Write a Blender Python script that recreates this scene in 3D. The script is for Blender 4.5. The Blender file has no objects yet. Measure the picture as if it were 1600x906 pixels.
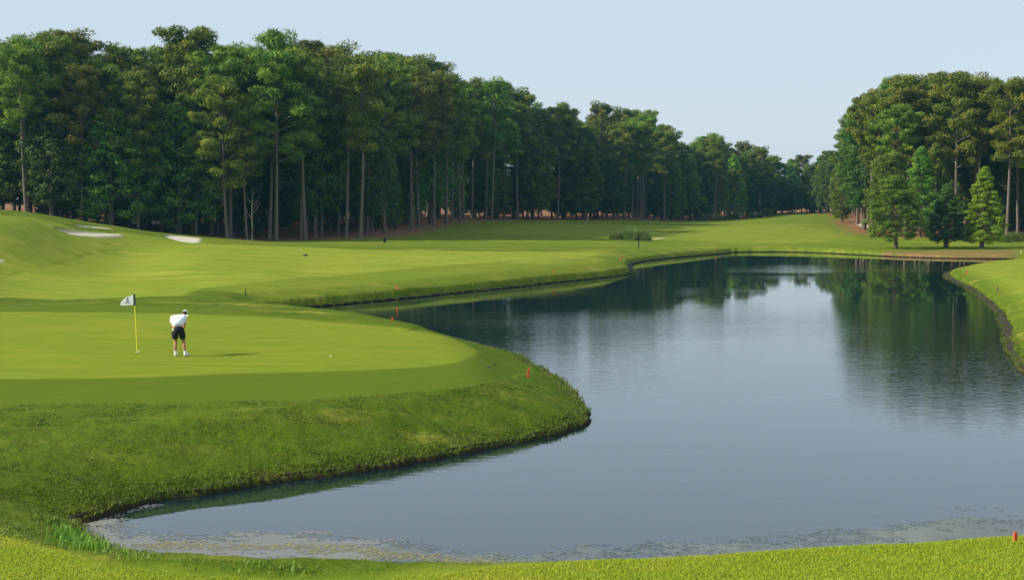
import bpy, bmesh, math, random
import numpy as np
from mathutils import Vector, Matrix

# ------------------------------------------------------------------ camera, world, sun, exposure
scn = bpy.context.scene
COL = scn.collection
HC = 6.4                                   # eye height above the water
FP = 2400.0                                # focal length in photograph pixels (1600 wide)
PITCH = math.atan(143.0 / FP)
cd = bpy.data.cameras.new('camera')
cd.sensor_width = 36.0
cd.lens = FP / 1600 * 36.0
cd.clip_start = 0.5
cd.clip_end = 6000
cam = bpy.data.objects.new('camera', cd)
COL.objects.link(cam)
cam.location = (0, 0, HC)
cam.rotation_euler = (math.pi / 2 - PITCH, 0, 0)
scn.camera = cam

SUN_EL = math.radians(31)
SUN_AZ = math.radians(-101)                 # clockwise from +Y: to the left and a little beyond
w = bpy.data.worlds.new('World')
scn.world = w
w.use_nodes = True
nt = w.node_tree
bg = nt.nodes['Background']
sky = nt.nodes.new('ShaderNodeTexSky')
sky.sky_type = 'NISHITA'
sky.sun_disc = False
sky.sun_elevation = SUN_EL
sky.sun_rotation = SUN_AZ
sky.altitude = 0
sky.air_density = 1.15
sky.dust_density = .7
sky.ozone_density = 1.6
hz_ = nt.nodes.new('ShaderNodeMix'); hz_.data_type = 'RGBA'      # summer haze evens out the clear-sky colours
hz_.inputs[0].default_value = .85
hz_.inputs[7].default_value = (2.60, 3.07, 3.68, 1)
nt.links.new(sky.outputs[0], hz_.inputs[6])
nt.links.new(hz_.outputs[2], bg.inputs[0])
bg.inputs[1].default_value = 0.15

sd_ = bpy.data.lights.new('sun', 'SUN')
sd_.energy = 4.4
sd_.angle = math.radians(0.55)
sd_.color = (1.0, 0.92, 0.76)
sun = bpy.data.objects.new('sun', sd_)
COL.objects.link(sun)
S = Vector((math.sin(SUN_AZ) * math.cos(SUN_EL), math.cos(SUN_AZ) * math.cos(SUN_EL), math.sin(SUN_EL)))
sun.rotation_euler = S.to_track_quat('Z', 'Y').to_euler()
sun.location = (-60, 40, 60)

scn.view_settings.view_transform = 'Standard'
scn.view_settings.look = 'None'
scn.view_settings.gamma = 1.0
scn.view_settings.exposure = 0.55
scn.view_settings.use_curve_mapping = False
scn.cycles.volume_max_steps = 64
scn.cycles.max_bounces = 6
scn.cycles.diffuse_bounces = 2
scn.cycles.glossy_bounces = 3
scn.cycles.transmission_bounces = 3
scn.cycles.volume_bounces = 0
HAZE = 0.00012

rnd = random.Random(7)
nr = np.random.RandomState(11)

# ------------------------------------------------------------------ helpers
def mesh_np(name, V, F, smooth=False):
    V = np.asarray(V, dtype=np.float32)
    me = bpy.data.meshes.new(name)
    if isinstance(F, np.ndarray):
        k = F.shape[1]
        me.vertices.add(len(V)); me.vertices.foreach_set('co', V.ravel())
        me.loops.add(F.size); me.loops.foreach_set('vertex_index', F.astype(np.int32).ravel())
        me.polygons.add(len(F))
        me.polygons.foreach_set('loop_start', np.arange(0, F.size, k, dtype=np.int32))
        me.update(calc_edges=True)
    else:
        me.from_pydata([tuple(v) for v in V], [], F)
        me.update()
    if smooth:
        me.polygons.foreach_set('use_smooth', np.ones(len(me.polygons), dtype=bool))
    return me

def link(name, me, mat=None, parent=None):
    o = bpy.data.objects.new(name, me)
    COL.objects.link(o)
    if mat is not None and me is not None and len(me.materials) == 0:
        me.materials.append(mat)
    if parent is not None:
        o.parent = parent
    return o

def tag(o, label=None, cat=None, group=None, kind=None):
    if label: o['label'] = label
    if cat: o['category'] = cat
    if group: o['group'] = group
    if kind: o['kind'] = kind
    return o

def empty(name, loc, rz=0.0):
    o = bpy.data.objects.new(name, None)
    COL.objects.link(o)
    o.location = loc
    o.rotation_euler = (0, 0, rz)
    o.empty_display_size = 0.3
    return o

def dup(root, loc, rz, sc):
    r = root.copy(); COL.objects.link(r)
    r.location = loc; r.rotation_euler = (0, 0, rz); r.scale = sc
    for ch in list(root.children):
        c = ch.copy(); COL.objects.link(c); c.parent = r
    return r

def hsh(ix, iy, seed):
    n = (ix.astype(np.int64) * 374761393 + iy.astype(np.int64) * 668265263 + seed * 974634777) & 0x7fffffff
    n = ((n ^ (n >> 13)) * 1274126177) & 0x7fffffff
    n = (n ^ (n >> 16)) & 0x7fffffff
    return (n % 100003) / 100003.0

def vnoise(x, y, seed=0):
    x = np.asarray(x, float); y = np.asarray(y, float)
    ix = np.floor(x); iy = np.floor(y)
    fx = x - ix; fy = y - iy
    fx = fx * fx * (3 - 2 * fx); fy = fy * fy * (3 - 2 * fy)
    a = hsh(ix, iy, seed); b = hsh(ix + 1, iy, seed); c = hsh(ix, iy + 1, seed); d = hsh(ix + 1, iy + 1, seed)
    return (a + (b - a) * fx) * (1 - fy) + (c + (d - c) * fx) * fy

def fbm(x, y, seed=0, oct=4):
    s = 0; a = 0.5; t = 0
    for i in range(oct):
        s = s + a * vnoise(x * 2 ** i + 17.3 * i, y * 2 ** i - 9.1 * i, seed + i); t += a; a *= 0.5
    return s / t

def sstep(x, a, b):
    t = np.clip((x - a) / (b - a), 0, 1)
    return t * t * (3 - 2 * t)

CP, SP = math.cos(PITCH), math.sin(PITCH)
def ray(px, py):
    a = (px - 800.0) / FP; b = (453.0 - py) / FP
    return np.array([a, CP + b * SP, -SP + b * CP])
def P(px, py, z=0.0):
    r = ray(px, py); t = (z - HC) / r[2]
    return np.array([r[0] * t, r[1] * t, z])
def XY(px, d):
    return np.array([(px - 800.0) / FP * d, d])

# ------------------------------------------------------------------ shoreline
def catmull(pts, closed=True, n=4):
    pts = [np.array(p, float) for p in pts]; m = len(pts); out = []
    for i in range(m if closed else m - 1):
        p0 = pts[(i - 1) % m] if closed or i > 0 else pts[i]
        p1 = pts[i]; p2 = pts[(i + 1) % m]
        p3 = pts[(i + 2) % m] if closed or i < m - 2 else pts[(i + 1) % m]
        for k in range(n):
            t = k / n
            out.append(0.5 * ((2 * p1) + (-p0 + p2) * t + (2 * p0 - 5 * p1 + 4 * p2 - p3) * t * t + (-p0 + 3 * p1 - 3 * p2 + p3) * t ** 3))
    if not closed: out.append(pts[-1])
    return out

SH = [(105,823),(130,812),(170,800),(212,788),(262,778),(320,769),(380,760),(440,752),(500,744),(550,737),(600,730),(650,721),(700,711),(750,702),(800,692),(850,681),(888,671),(906,663),(912,654),(911,643),(900,627),(880,606),(855,586),(815,566),(770,551),(715,536),(650,522),(580,512),(510,503),(450,496),(414,491),
      (424,487),(440,484.5),(500,479),(580,471.5),(650,465),(720,457.5),(800,449.5),(870,441.5),(930,435.5),(972,430),(990,425),(986,419),(990,413),(1010,408),(1050,403.5),(1100,399),(1136,396.2),
      (1146,394.6),(1180,394),(1230,394.2),(1270,395),(1330,398),(1400,401.5),(1440,403),(1480,404),(1540,404.6),(1600,405),(1700,405),(1790,406),(1820,408),
      (1760,410.5),(1700,411.5),(1600,412),(1550,415),(1510,420),(1487,425),(1478,430),(1486,438),(1506,448),(1528,463),(1548,482),(1562,500),(1570,520),(1574,540),(1584,560),(1602,580),(1650,600),(1750,622),(1900,660),(2000,720),(1980,790),(1900,845),
      (1800,868),(1600,880),(1400,891),(1200,902),(1000,910),(850,908),(700,903),(600,898),(500,893),(400,888.5),(300,884),(230,878),(168,868),(142,856),(114,838)]
shore_w = [P(x, y)[:2] for x, y in SH]
shore = []
for i, p in enumerate(catmull(shore_w, True, 4)):
    shore.append(p)
# densify where segments are long and add a small natural wobble
dense = []
for i in range(len(shore)):
    a, b = shore[i], shore[(i + 1) % len(shore)]
    L = np.linalg.norm(b - a); n = max(1, int(L / 1.6)) if np.linalg.norm(a) < 110 else 1
    for k in range(n):
        dense.append(a + (b - a) * k / n)
shore = np.array(dense)
wob = np.stack([fbm(shore[:, 0] * 1.3, shore[:, 1] * 1.3, 3, 3) - .5, fbm(shore[:, 0] * 1.3, shore[:, 1] * 1.3, 8, 3) - .5], 1)
shore = shore + wob * 0.35
print('shore pts', len(shore))

def sdf(X, Y, poly):
    """signed distance, positive inside"""
    X = np.asarray(X, np.float32); Y = np.asarray(Y, np.float32)
    best = np.full(X.shape, 1e12, np.float32); ins = np.zeros(X.shape, bool)
    n = len(poly)
    for i in range(n):
        ax, ay = poly[i]; bx, by = poly[(i + 1) % n]
        ex, ey = bx - ax, by - ay
        px, py = X - np.float32(ax), Y - np.float32(ay)
        l2 = ex * ex + ey * ey + 1e-9
        t = np.clip((px * np.float32(ex) + py * np.float32(ey)) / np.float32(l2), 0, 1)
        dx = px - t * np.float32(ex); dy = py - t * np.float32(ey)
        best = np.minimum(best, dx * dx + dy * dy)
        if (ay > Y.min() or by > Y.min()):
            c = ((ay > Y) != (by > Y))
            if c.any():
                xi = ax + (Y - ay) * (ex / (ey if abs(ey) > 1e-9 else 1e-9))
                ins ^= (c & (X < xi))
    d = np.sqrt(best)
    return np.where(ins, d, -d)

def poly_mask(X, Y, poly, soft=0.3, jitter=0.0):
    """1 inside, 0 outside with a soft edge; only evaluated near the polygon"""
    poly = np.asarray(poly)
    out = np.zeros(X.shape, np.float32)
    lo = poly.min(0) - 2; hi = poly.max(0) + 2
    idx = (X > lo[0]) & (X < hi[0]) & (Y > lo[1]) & (Y < hi[1])
    if idx.any():
        xs, ys = X[idx], Y[idx]
        s = sdf(xs, ys, poly)
        if jitter: s = s + jitter * (fbm(xs * .9, ys * .9, 5, 3) - .5)
        out[idx] = sstep(s, -soft, soft)
    return out

# ------------------------------------------------------------------ ground height
CT = []
def K(px, py, z):
    p = P(px, py, z); CT.append((p[0], p[1], z))
def KD(px, d, z):
    p = XY(px, d); CT.append((p[0], p[1], z))
for a in [(-250,600,1.3),(0,600,1.25),(300,600,1.2),(600,590,1.15),(-250,540,1.4),(0,540,1.35),(300,540,1.3),(600,530,1.25),(700,560,1.15),
          (0,487,1.5),(-300,487,1.6),(300,490,1.35),(500,500,1.25),(600,505,1.2),(700,520,1.15),(760,540,1.1),(825,590,1.05),(870,630,1.0),
          (-250,634,1.2),(0,634,1.15),(150,633,1.12),(300,632,1.1),(450,629,1.08),(600,622,1.06),(720,608,1.03),(800,640,1.0),
          (0,700,.92),(200,705,.85),(400,700,.95),(100,745,.68),(0,765,.68),(-250,740,.9),
          (0,800,.55),(60,815,.4),(110,826,.3),(0,835,.8),(0,850,.9),(0,906,1.3),(-250,800,.8),(-250,906,1.6),(100,870,.68),(150,906,.85),(300,906,.62),(500,906,.5),
          (1000,880,.86),(1200,866,.92),(1400,853,.98),(1600,842,1.02),(1850,835,1.1),(700,930,.8),(1000,930,1.12),(1300,906,1.2),(1600,906,1.35),(1850,906,1.5),
          (1600,1000,2.0),(800,1000,1.6),(0,1000,2.1),
          (0,442,1.3),(300,440,1.0),(400,470,1.0),(360,478,1.15),(500,440,.95),(500,420,1.15),(300,410,1.6),(0,400,2.5),(0,420,1.8),(0,470,1.3),(200,472,1.15),(100,400,2.1),(200,390,2.0),(100,375,3.0),(0,360,4.0),
          (700,430,1.0),(700,410,1.25),(850,420,1.0),(900,400,1.15),(1000,395,1.05),(1080,392,.8),(700,391,1.5),(800,391,1.45),(900,391,1.3),
          (-300,334,5.2),(0,334,5.1),(60,338,4.8),(110,352,4.0),(200,363,3.2),(300,374,2.25),(370,378,1.9),(480,385,1.7),(600,389,1.6),
          (1600,430,1.0),(1600,480,1.2),(1600,540,1.2),(1700,500,1.5),(1560,450,.8),(1530,435,.6),(1600,407,.85),(1560,409,.7),(1800,405,1.2),(1900,600,1.4),(1900,500,1.8)]:
    K(*a)
for a in [(0,12,2.9),(800,12,2.8),(1600,12,2.8),(0,6,4.0),(800,6,4.0),(1600,6,4.0),
          (480,168,1.3),(600,168,1.3),(560,188,1.45),(700,200,1.5),(800,205,1.4),(800,240,1.9),(800,320,2.2),(1000,330,1.7),(1000,240,1.2),(1000,200,1.0),(1060,380,1.0),(1150,400,1.0),
          (1240,350,2.7),(1240,290,1.6),(1240,430,2.0),(1330,300,1.7),(1240,230,1.0),(1100,220,.9),(1330,220,1.1),(1150,185,.5),(1270,187,.6),(1340,185,.6),
          (1500,215,1.3),(1600,230,1.6),(1450,260,1.8),(1800,220,1.5),(1400,179,.45),(1540,180,.45),(1600,185,.6),(1800,185,.8),
          (-200,190,4),(0,185,3.9),(100,190,3.2),(200,190,2.6),(300,190,2.0),(400,184,1.4),(0,250,4.5),(300,250,3.2),(560,250,2.7),(700,267,2.5),(640,215,2.0),(700,320,2.8),
          (0,450,4),(400,450,3.5),(800,450,3),(1000,450,2),(1600,450,3),(0,650,4),(800,650,4),(1240,650,4),(1600,650,4)]:
    KD(*a)
CT = np.array(CT)
def uv(X, Y):
    r = np.sqrt(X * X + Y * Y)
    u = np.clip(np.arctan2(X, Y) * 2.4, -1.1, 1.1) * 1.6
    v = np.log(np.clip(r, 6, 700))
    return u, v
cu, cv = uv(CT[:, 0], CT[:, 1])
def tk(r2):
    return 0.5 * r2 * np.log(r2 + 1e-9)
n_ = len(CT)
A = np.zeros((n_ + 3, n_ + 3))
A[:n_, :n_] = tk((cu[:, None] - cu[None]) ** 2 + (cv[:, None] - cv[None]) ** 2) + np.eye(n_) * 0.0006
A[:n_, n_] = 1; A[:n_, n_ + 1] = cu; A[:n_, n_ + 2] = cv
A[n_:, :n_] = A[:n_, n_:].T
wt = np.linalg.solve(A, np.concatenate([CT[:, 2], [0, 0, 0]]))
def base_h(X, Y):
    X = np.asarray(X, float); Y = np.asarray(Y, float)
    sh = X.shape; X = X.ravel(); Y = Y.ravel()
    out = np.empty(len(X))
    for i in range(0, len(X), 60000):
        u, v = uv(X[i:i + 60000], Y[i:i + 60000])
        k = tk((u[:, None] - cu[None]) ** 2 + (v[:, None] - cv[None]) ** 2)
        out[i:i + 60000] = k @ wt[:n_] + wt[n_] + wt[n_ + 1] * u + wt[n_ + 2] * v
    return np.clip(out, 0.28, 6.0).reshape(sh)
LIP = 0.13
def ground_h(X, Y, s=None):
    X = np.asarray(X, float); Y = np.asarray(Y, float)
    if s is None: s = -sdf(X, Y, shore)            # + on land
    s = s.astype(float)
    b = base_h(X, Y)
    r = np.sqrt(X * X + Y * Y)
    lip = LIP * (.45 + 1.1 * fbm(X * .45, Y * .45, 71, 3)) + 0.13 * sstep(r, 60, 105) * (1 - .85 * sstep(r, 135, 165)) * (1 - sstep(X / np.maximum(Y, 1), .16, .24))
    lim = lip + (0.31 + 0.12 * (1 - sstep(r, 28, 31)) * sstep(X, -2, 3)) * np.maximum(s, 0)
    k = 0.22
    h = np.clip(0.5 + 0.5 * (lim - b) / k, 0, 1)
    land = lim * (1 - h) + b * h - k * h * (1 - h)
    land = np.maximum(land, lip * 0.8)
    land += (fbm(X * .25, Y * .25, 21, 3) - .5) * 0.10 * sstep(s, 1, 8) * sstep(r, 15, 60)
    aw = .62 * sstep(r, 55, 80)
    t = sstep(s, -0.45 + aw, -0.10 + aw)
    water = -0.35 - 0.3 * np.clip(-s, 0, 5)
    return water * (1 - t) + land * t

TD = np.exp(np.linspace(math.log(14), math.log(700), 900))
def hit(px, py):
    r = ray(px, py); r = r / r[1]
    X = r[0] * TD; Y = TD; Z = HC + r[2] * TD
    g = ground_h(X, Y)
    below = np.where(Z < g)[0]
    if len(below) == 0:
        return P(px, max(py, 330), 2.0)
    i = below[0]
    if i == 0: return np.array([X[0], Y[0], g[0]])
    d0 = Z[i - 1] - g[i - 1]; d1 = g[i] - Z[i]; t = d0 / (d0 + d1 + 1e-9)
    y = Y[i - 1] + (Y[i] - Y[i - 1]) * t
    x = r[0] * y
    return np.array([x, y, float(ground_h(np.array([x]), np.array([y]))[0])])
def gz(x, y):
    return float(ground_h(np.array([x]), np.array([y]))[0])
def hits(L, n=4):
    return np.array(catmull([hit(a, b)[:2] for a, b in L], True, n))

# ------------------------------------------------------------------ ground mesh (one sheet, polar rings, all round)
th_f = np.arange(-21.5, 21.5, 0.048)
th_r = [21.5]
st = 0.1
while th_r[-1] < 180 - 2.5:
    th_r.append(th_r[-1] + st); st = min(st * 1.35, 4.0)
th_r = np.array(th_r)
th = np.radians(np.concatenate([-th_r[::-1], th_f[1:], th_r]))
rr = [3.0]
while rr[-1] < 1800:
    r = rr[-1]
    q = 1.12 if r < 17 else (1.0042 if r < 60 else (1.0052 if r < 230 else (1.02 if r < 450 else 1.08)))
    rr.append(r * q)
rr = np.array(rr)
TH, RR = np.meshgrid(th, rr)
GX = (np.sin(TH) * RR); GY = (np.cos(TH) * RR)
s_shore = -sdf(GX, GY, shore)
GZ = ground_h(GX, GY, s_shore)
nR, nT = GX.shape
print('ground grid', nR, nT)

# zones, as polygons lying on the ground
green = hits([(-120,592),(0,592),(200,590),(400,583),(600,577),(680,571),(722,563),(742,554),(744,547),(730,538),(700,527),(650,517),(600,510),(500,501.5),(400,494.5),(300,490.5),(150,488),(0,487),(-150,488),(-420,500),(-520,540),(-380,580)])
apron = hits([(-120,634),(0,634),(120,633),(250,632),(400,628),(500,625),(650,614),(760,600),(815,586),(832,575),(815,562),(780,546),(720,530),(650,513.5),(600,507),(500,499),(400,492),(350,487),(300,484),(150,476),(0,472),(-150,472),(-500,480),(-650,540),(-500,610)])
fairway = hits([(90,409),(150,393),(220,386),(330,381),(480,386.5),(600,391),(800,393.5),(930,393),(1000,392),(985,398),(920,402),(800,408),(700,415),(600,424),(500,432),(440,438),(310,453),(290,462),(200,466),(0,466),(-200,466),(-200,440),(0,430)])
fairway2 = np.array([XY(*a) for a in [(700,215),(850,205),(980,205),(1100,200),(1180,196),(1290,196),(1345,205),(1330,240),(1280,270),(1200,300),(1100,270),(1000,280),(880,270),(780,250)]])
bunk = [hits([(86,356),(120,360),(160,364.5),(189,367),(186,370.5),(152,371),(125,368),(102,363)]),
        hits([(118,352),(135,353.5),(160,356),(178,359),(150,356.6),(128,354.6)]),
        hits([(254,367.5),(280,369),(312,373),(308,379.5),(292,379),(272,374.5)]),
        hits([(-25,405),(-4,405),(4,406),(2,409),(-20,409)]),
        hits([(1020,373.6),(1032,371.9),(1042,371.2),(1032,372.7),(1023,374.3)]),
        hits([(1336,349),(1350,350.5),(1360,354),(1354,356),(1342,353)])]
mulch = np.array([P(x, y, .5)[:2] for x, y in [(1350,396.5),(1385,392),(1430,391.5),(1480,391),(1530,390.5),(1580,391),(1592,395),(1585,400.5),(1500,402),(1400,401),(1362,399)]])
edge = [(-320,215),(-150,195),(0,180),(100,178),(200,182),(300,186),(400,184),(500,190),(570,192),(640,215),(700,262),(800,300),(900,320),(1000,330),(1060,350),(1150,395),(1240,430),(1290,400),(1328,330),(1332,300),(1352,250),(1372,226),(1420,212),(1500,210),(1600,208),(1700,205),(1850,205)]
edge_w = [XY(*a) for a in edge]
def offs(d):
    out = []
    for i, p in enumerate(edge_w):
        a = edge_w[max(i - 1, 0)]; b = edge_w[min(i + 1, len(edge_w) - 1)]
        t = (b - a) / np.linalg.norm(b - a)
        out.append(p + np.array([-t[1], t[0]]) * d)
    return out
straw = np.array(catmull(offs(-3.0), False, 3) + [XY(2000, 205), XY(2000, 900), XY(-500, 900), XY(-500, 230)])

zg = poly_mask(GX, GY, green, .12, .25)
za = poly_mask(GX, GY, apron, .12, .3)
zf = poly_mask(GX, GY, fairway, .5, 1.0)
zf = np.maximum(zf, .75 * poly_mask(GX, GY, fairway2, 5, 8.0))
near_w = np.array([P(a, b, .8)[:2] for a, b in [(-900,760),(-60,795),(20,800),(70,825),(130,850),(200,866),(300,878),(520,880),(700,880),(1000,868),(1300,845),(1700,815),(2600,790),(2600,1400),(-900,1400)]])
zf = np.maximum(zf, poly_mask(GX, GY, near_w, .8, 1.0) * sstep(s_shore, .15, .9) * .85).astype(np.float32)
right_w = hits([(1478,428),(1520,412),(1600,404),(1900,404),(1900,640),(1650,610),(1600,588),(1570,540),(1560,505),(1500,450)], 2)
zf = np.maximum(zf, poly_mask(GX, GY, right_w, .5, 1.5) * sstep(s_shore, .3, 2.5) * .8).astype(np.float32)  # sunlit brightness of the right bank put into its turf colour
far_w = hits([(395,470),(480,470),(600,462),(720,455),(870,440),(972,429),(985,412),(1050,402),(1130,394),(1060,385),(900,392),(700,400),(500,420),(300,445)], 2)
zf = np.maximum(zf, poly_mask(GX, GY, far_w, .8, 1.5) * .5).astype(np.float32)
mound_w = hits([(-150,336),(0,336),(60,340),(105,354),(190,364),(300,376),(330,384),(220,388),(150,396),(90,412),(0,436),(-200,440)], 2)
zf = np.maximum(zf, poly_mask(GX, GY, mound_w, .8, 2.0) * .9).astype(np.float32)  # mound turf coloured lighter, standing in for sunlight its slope misses
zf = np.maximum(zf, .35 * sstep(RR, 130, 180)).astype(np.float32)
zs = np.zeros_like(zg)
for b in bunk: zs = np.maximum(zs, poly_mask(GX, GY, b, .25, .3))
zm = poly_mask(GX, GY, mulch, .4, 1.2)
zp = poly_mask(GX, GY, straw, 2.0, 6.0)
zp = zp * (1 - poly_mask(GX, GY, np.array([XY(405, 262), XY(500, 262), XY(520, 340), XY(400, 340)]), 2, 4))
zd = sstep(-s_shore, 0.06, 0.16).astype(np.float32)                 # bare earth at and under the waterline
for b in bunk:
    c = b.mean(0); zc = gz(*c); zb = poly_mask(GX, GY, b, .25, .3)
    GZ = GZ * (1 - .5 * zb) + (zc - .08) * .5 * zb
# rough stands a little higher than the mown turf
RG = (1 - za) * (1 - np.minimum(1, zf * 1.1)) * (1 - zs) * sstep(s_shore, 0.1, .9)
near_ = 1 - sstep(RR, 90, 200)
GZ = GZ + RG * (0.05 + near_ * ((fbm(GX * 1.5, GY * 1.5, 61, 3) - .5) * .09 + (vnoise(GX * 5, GY * 5, 63) - .5) * .03))

V = np.stack([GX.ravel(), GY.ravel(), GZ.ravel()], 1)
i0 = (np.arange(nR - 1)[:, None] * nT + np.arange(nT)[None]).ravel()
jn = (np.arange(nT) + 1) % nT
i1 = (np.arange(nR - 1)[:, None] * nT + jn[None]).ravel()
F = np.stack([i0, i1, i1 + nT, i0 + nT], 1)[:, ::-1]
gm = (zg.ravel()[i0] > .5)
sm_ = (zs.ravel()[i0] > .5)

def sub_sheet(name, sel):
    f = F[sel]
    u, inv = np.unique(f, return_inverse=True)
    me = mesh_np(name, V[u], inv.reshape(f.shape), True)
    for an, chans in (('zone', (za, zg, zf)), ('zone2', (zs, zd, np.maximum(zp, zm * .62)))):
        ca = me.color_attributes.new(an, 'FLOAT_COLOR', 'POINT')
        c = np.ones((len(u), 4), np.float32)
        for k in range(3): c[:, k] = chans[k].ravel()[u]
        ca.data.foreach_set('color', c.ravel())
    return me

# ------------------------------------------------------------------ materials
def new_mat(name):
    m = bpy.data.materials.new(name); m.use_nodes = True
    return m, m.node_tree, m.node_tree.nodes['Principled BSDF']
class NT:
    def __init__(s, nt): s.t = nt
    def n(s, typ, **kw):
        nd = s.t.nodes.new(typ)
        for k, v in kw.items(): setattr(nd, k, v)
        return nd
    def l(s, a, b): s.t.links.new(a, b)
    def noise(s, vec, scale, detail=3, rough=.55, dist=0):
        nd = s.n('ShaderNodeTexNoise'); nd.inputs['Scale'].default_value = scale
        nd.inputs['Detail'].default_value = detail; nd.inputs['Roughness'].default_value = rough; nd.inputs['Distortion'].default_value = dist
        if vec is not None: s.l(vec, nd.inputs['Vector'])
        return nd.outputs[0]
    def ramp(s, fac, stops):
        nd = s.n('ShaderNodeValToRGB'); e = nd.color_ramp.elements
        while len(e) < len(stops): e.new(.5)
        for i, (p, c) in enumerate(stops):
            e[i].position = p; e[i].color = (c, c, c, 1) if isinstance(c, (int, float)) else (*c, 1)
        s.l(fac, nd.inputs[0]); return nd.outputs[0]
    def mix(s, fac, a, b, mode='MIX'):
        nd = s.n('ShaderNodeMix', data_type='RGBA', blend_type=mode)
        for inp, v in ((nd.inputs[0], fac), (nd.inputs[6], a), (nd.inputs[7], b)):
            if isinstance(v, (int, float)): inp.default_value = v
            elif isinstance(v, tuple): inp.default_value = (*v, 1)
            else: s.l(v, inp)
        return nd.outputs[2]
    def math(s, op, a, b=0.0):
        nd = s.n('ShaderNodeMath', operation=op)
        for inp, v in ((nd.inputs[0], a), (nd.inputs[1], b)):
            if isinstance(v, (int, float)): inp.default_value = v
            else: s.l(v, inp)
        return nd.outputs[0]
    def mapping(s, vec, scale=(1, 1, 1), rot=(0, 0, 0)):
        nd = s.n('ShaderNodeMapping'); nd.inputs['Scale'].default_value = scale; nd.inputs['Rotation'].default_value = rot
        s.l(vec, nd.inputs['Vector']); return nd.outputs[0]

def simple(name, col, rough=.7, noise=0.0, scale=8, spec=.3, metal=0):
    m, t, b = new_mat(name); N = NT(t)
    b.inputs['Roughness'].default_value = rough; b.inputs['Specular IOR Level'].default_value = spec; b.inputs['Metallic'].default_value = metal
    if noise:
        tc = N.n('ShaderNodeTexCoord').outputs['Object']
        f = N.noise(tc, scale, 4)
        c = N.mix(f, tuple(x * (1 - noise) for x in col), tuple(min(1, x * (1 + noise)) for x in col))
        N.l(c, b.inputs['Base Color'])
    else:
        b.inputs['Base Color'].default_value = (*col, 1)
    return m

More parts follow.
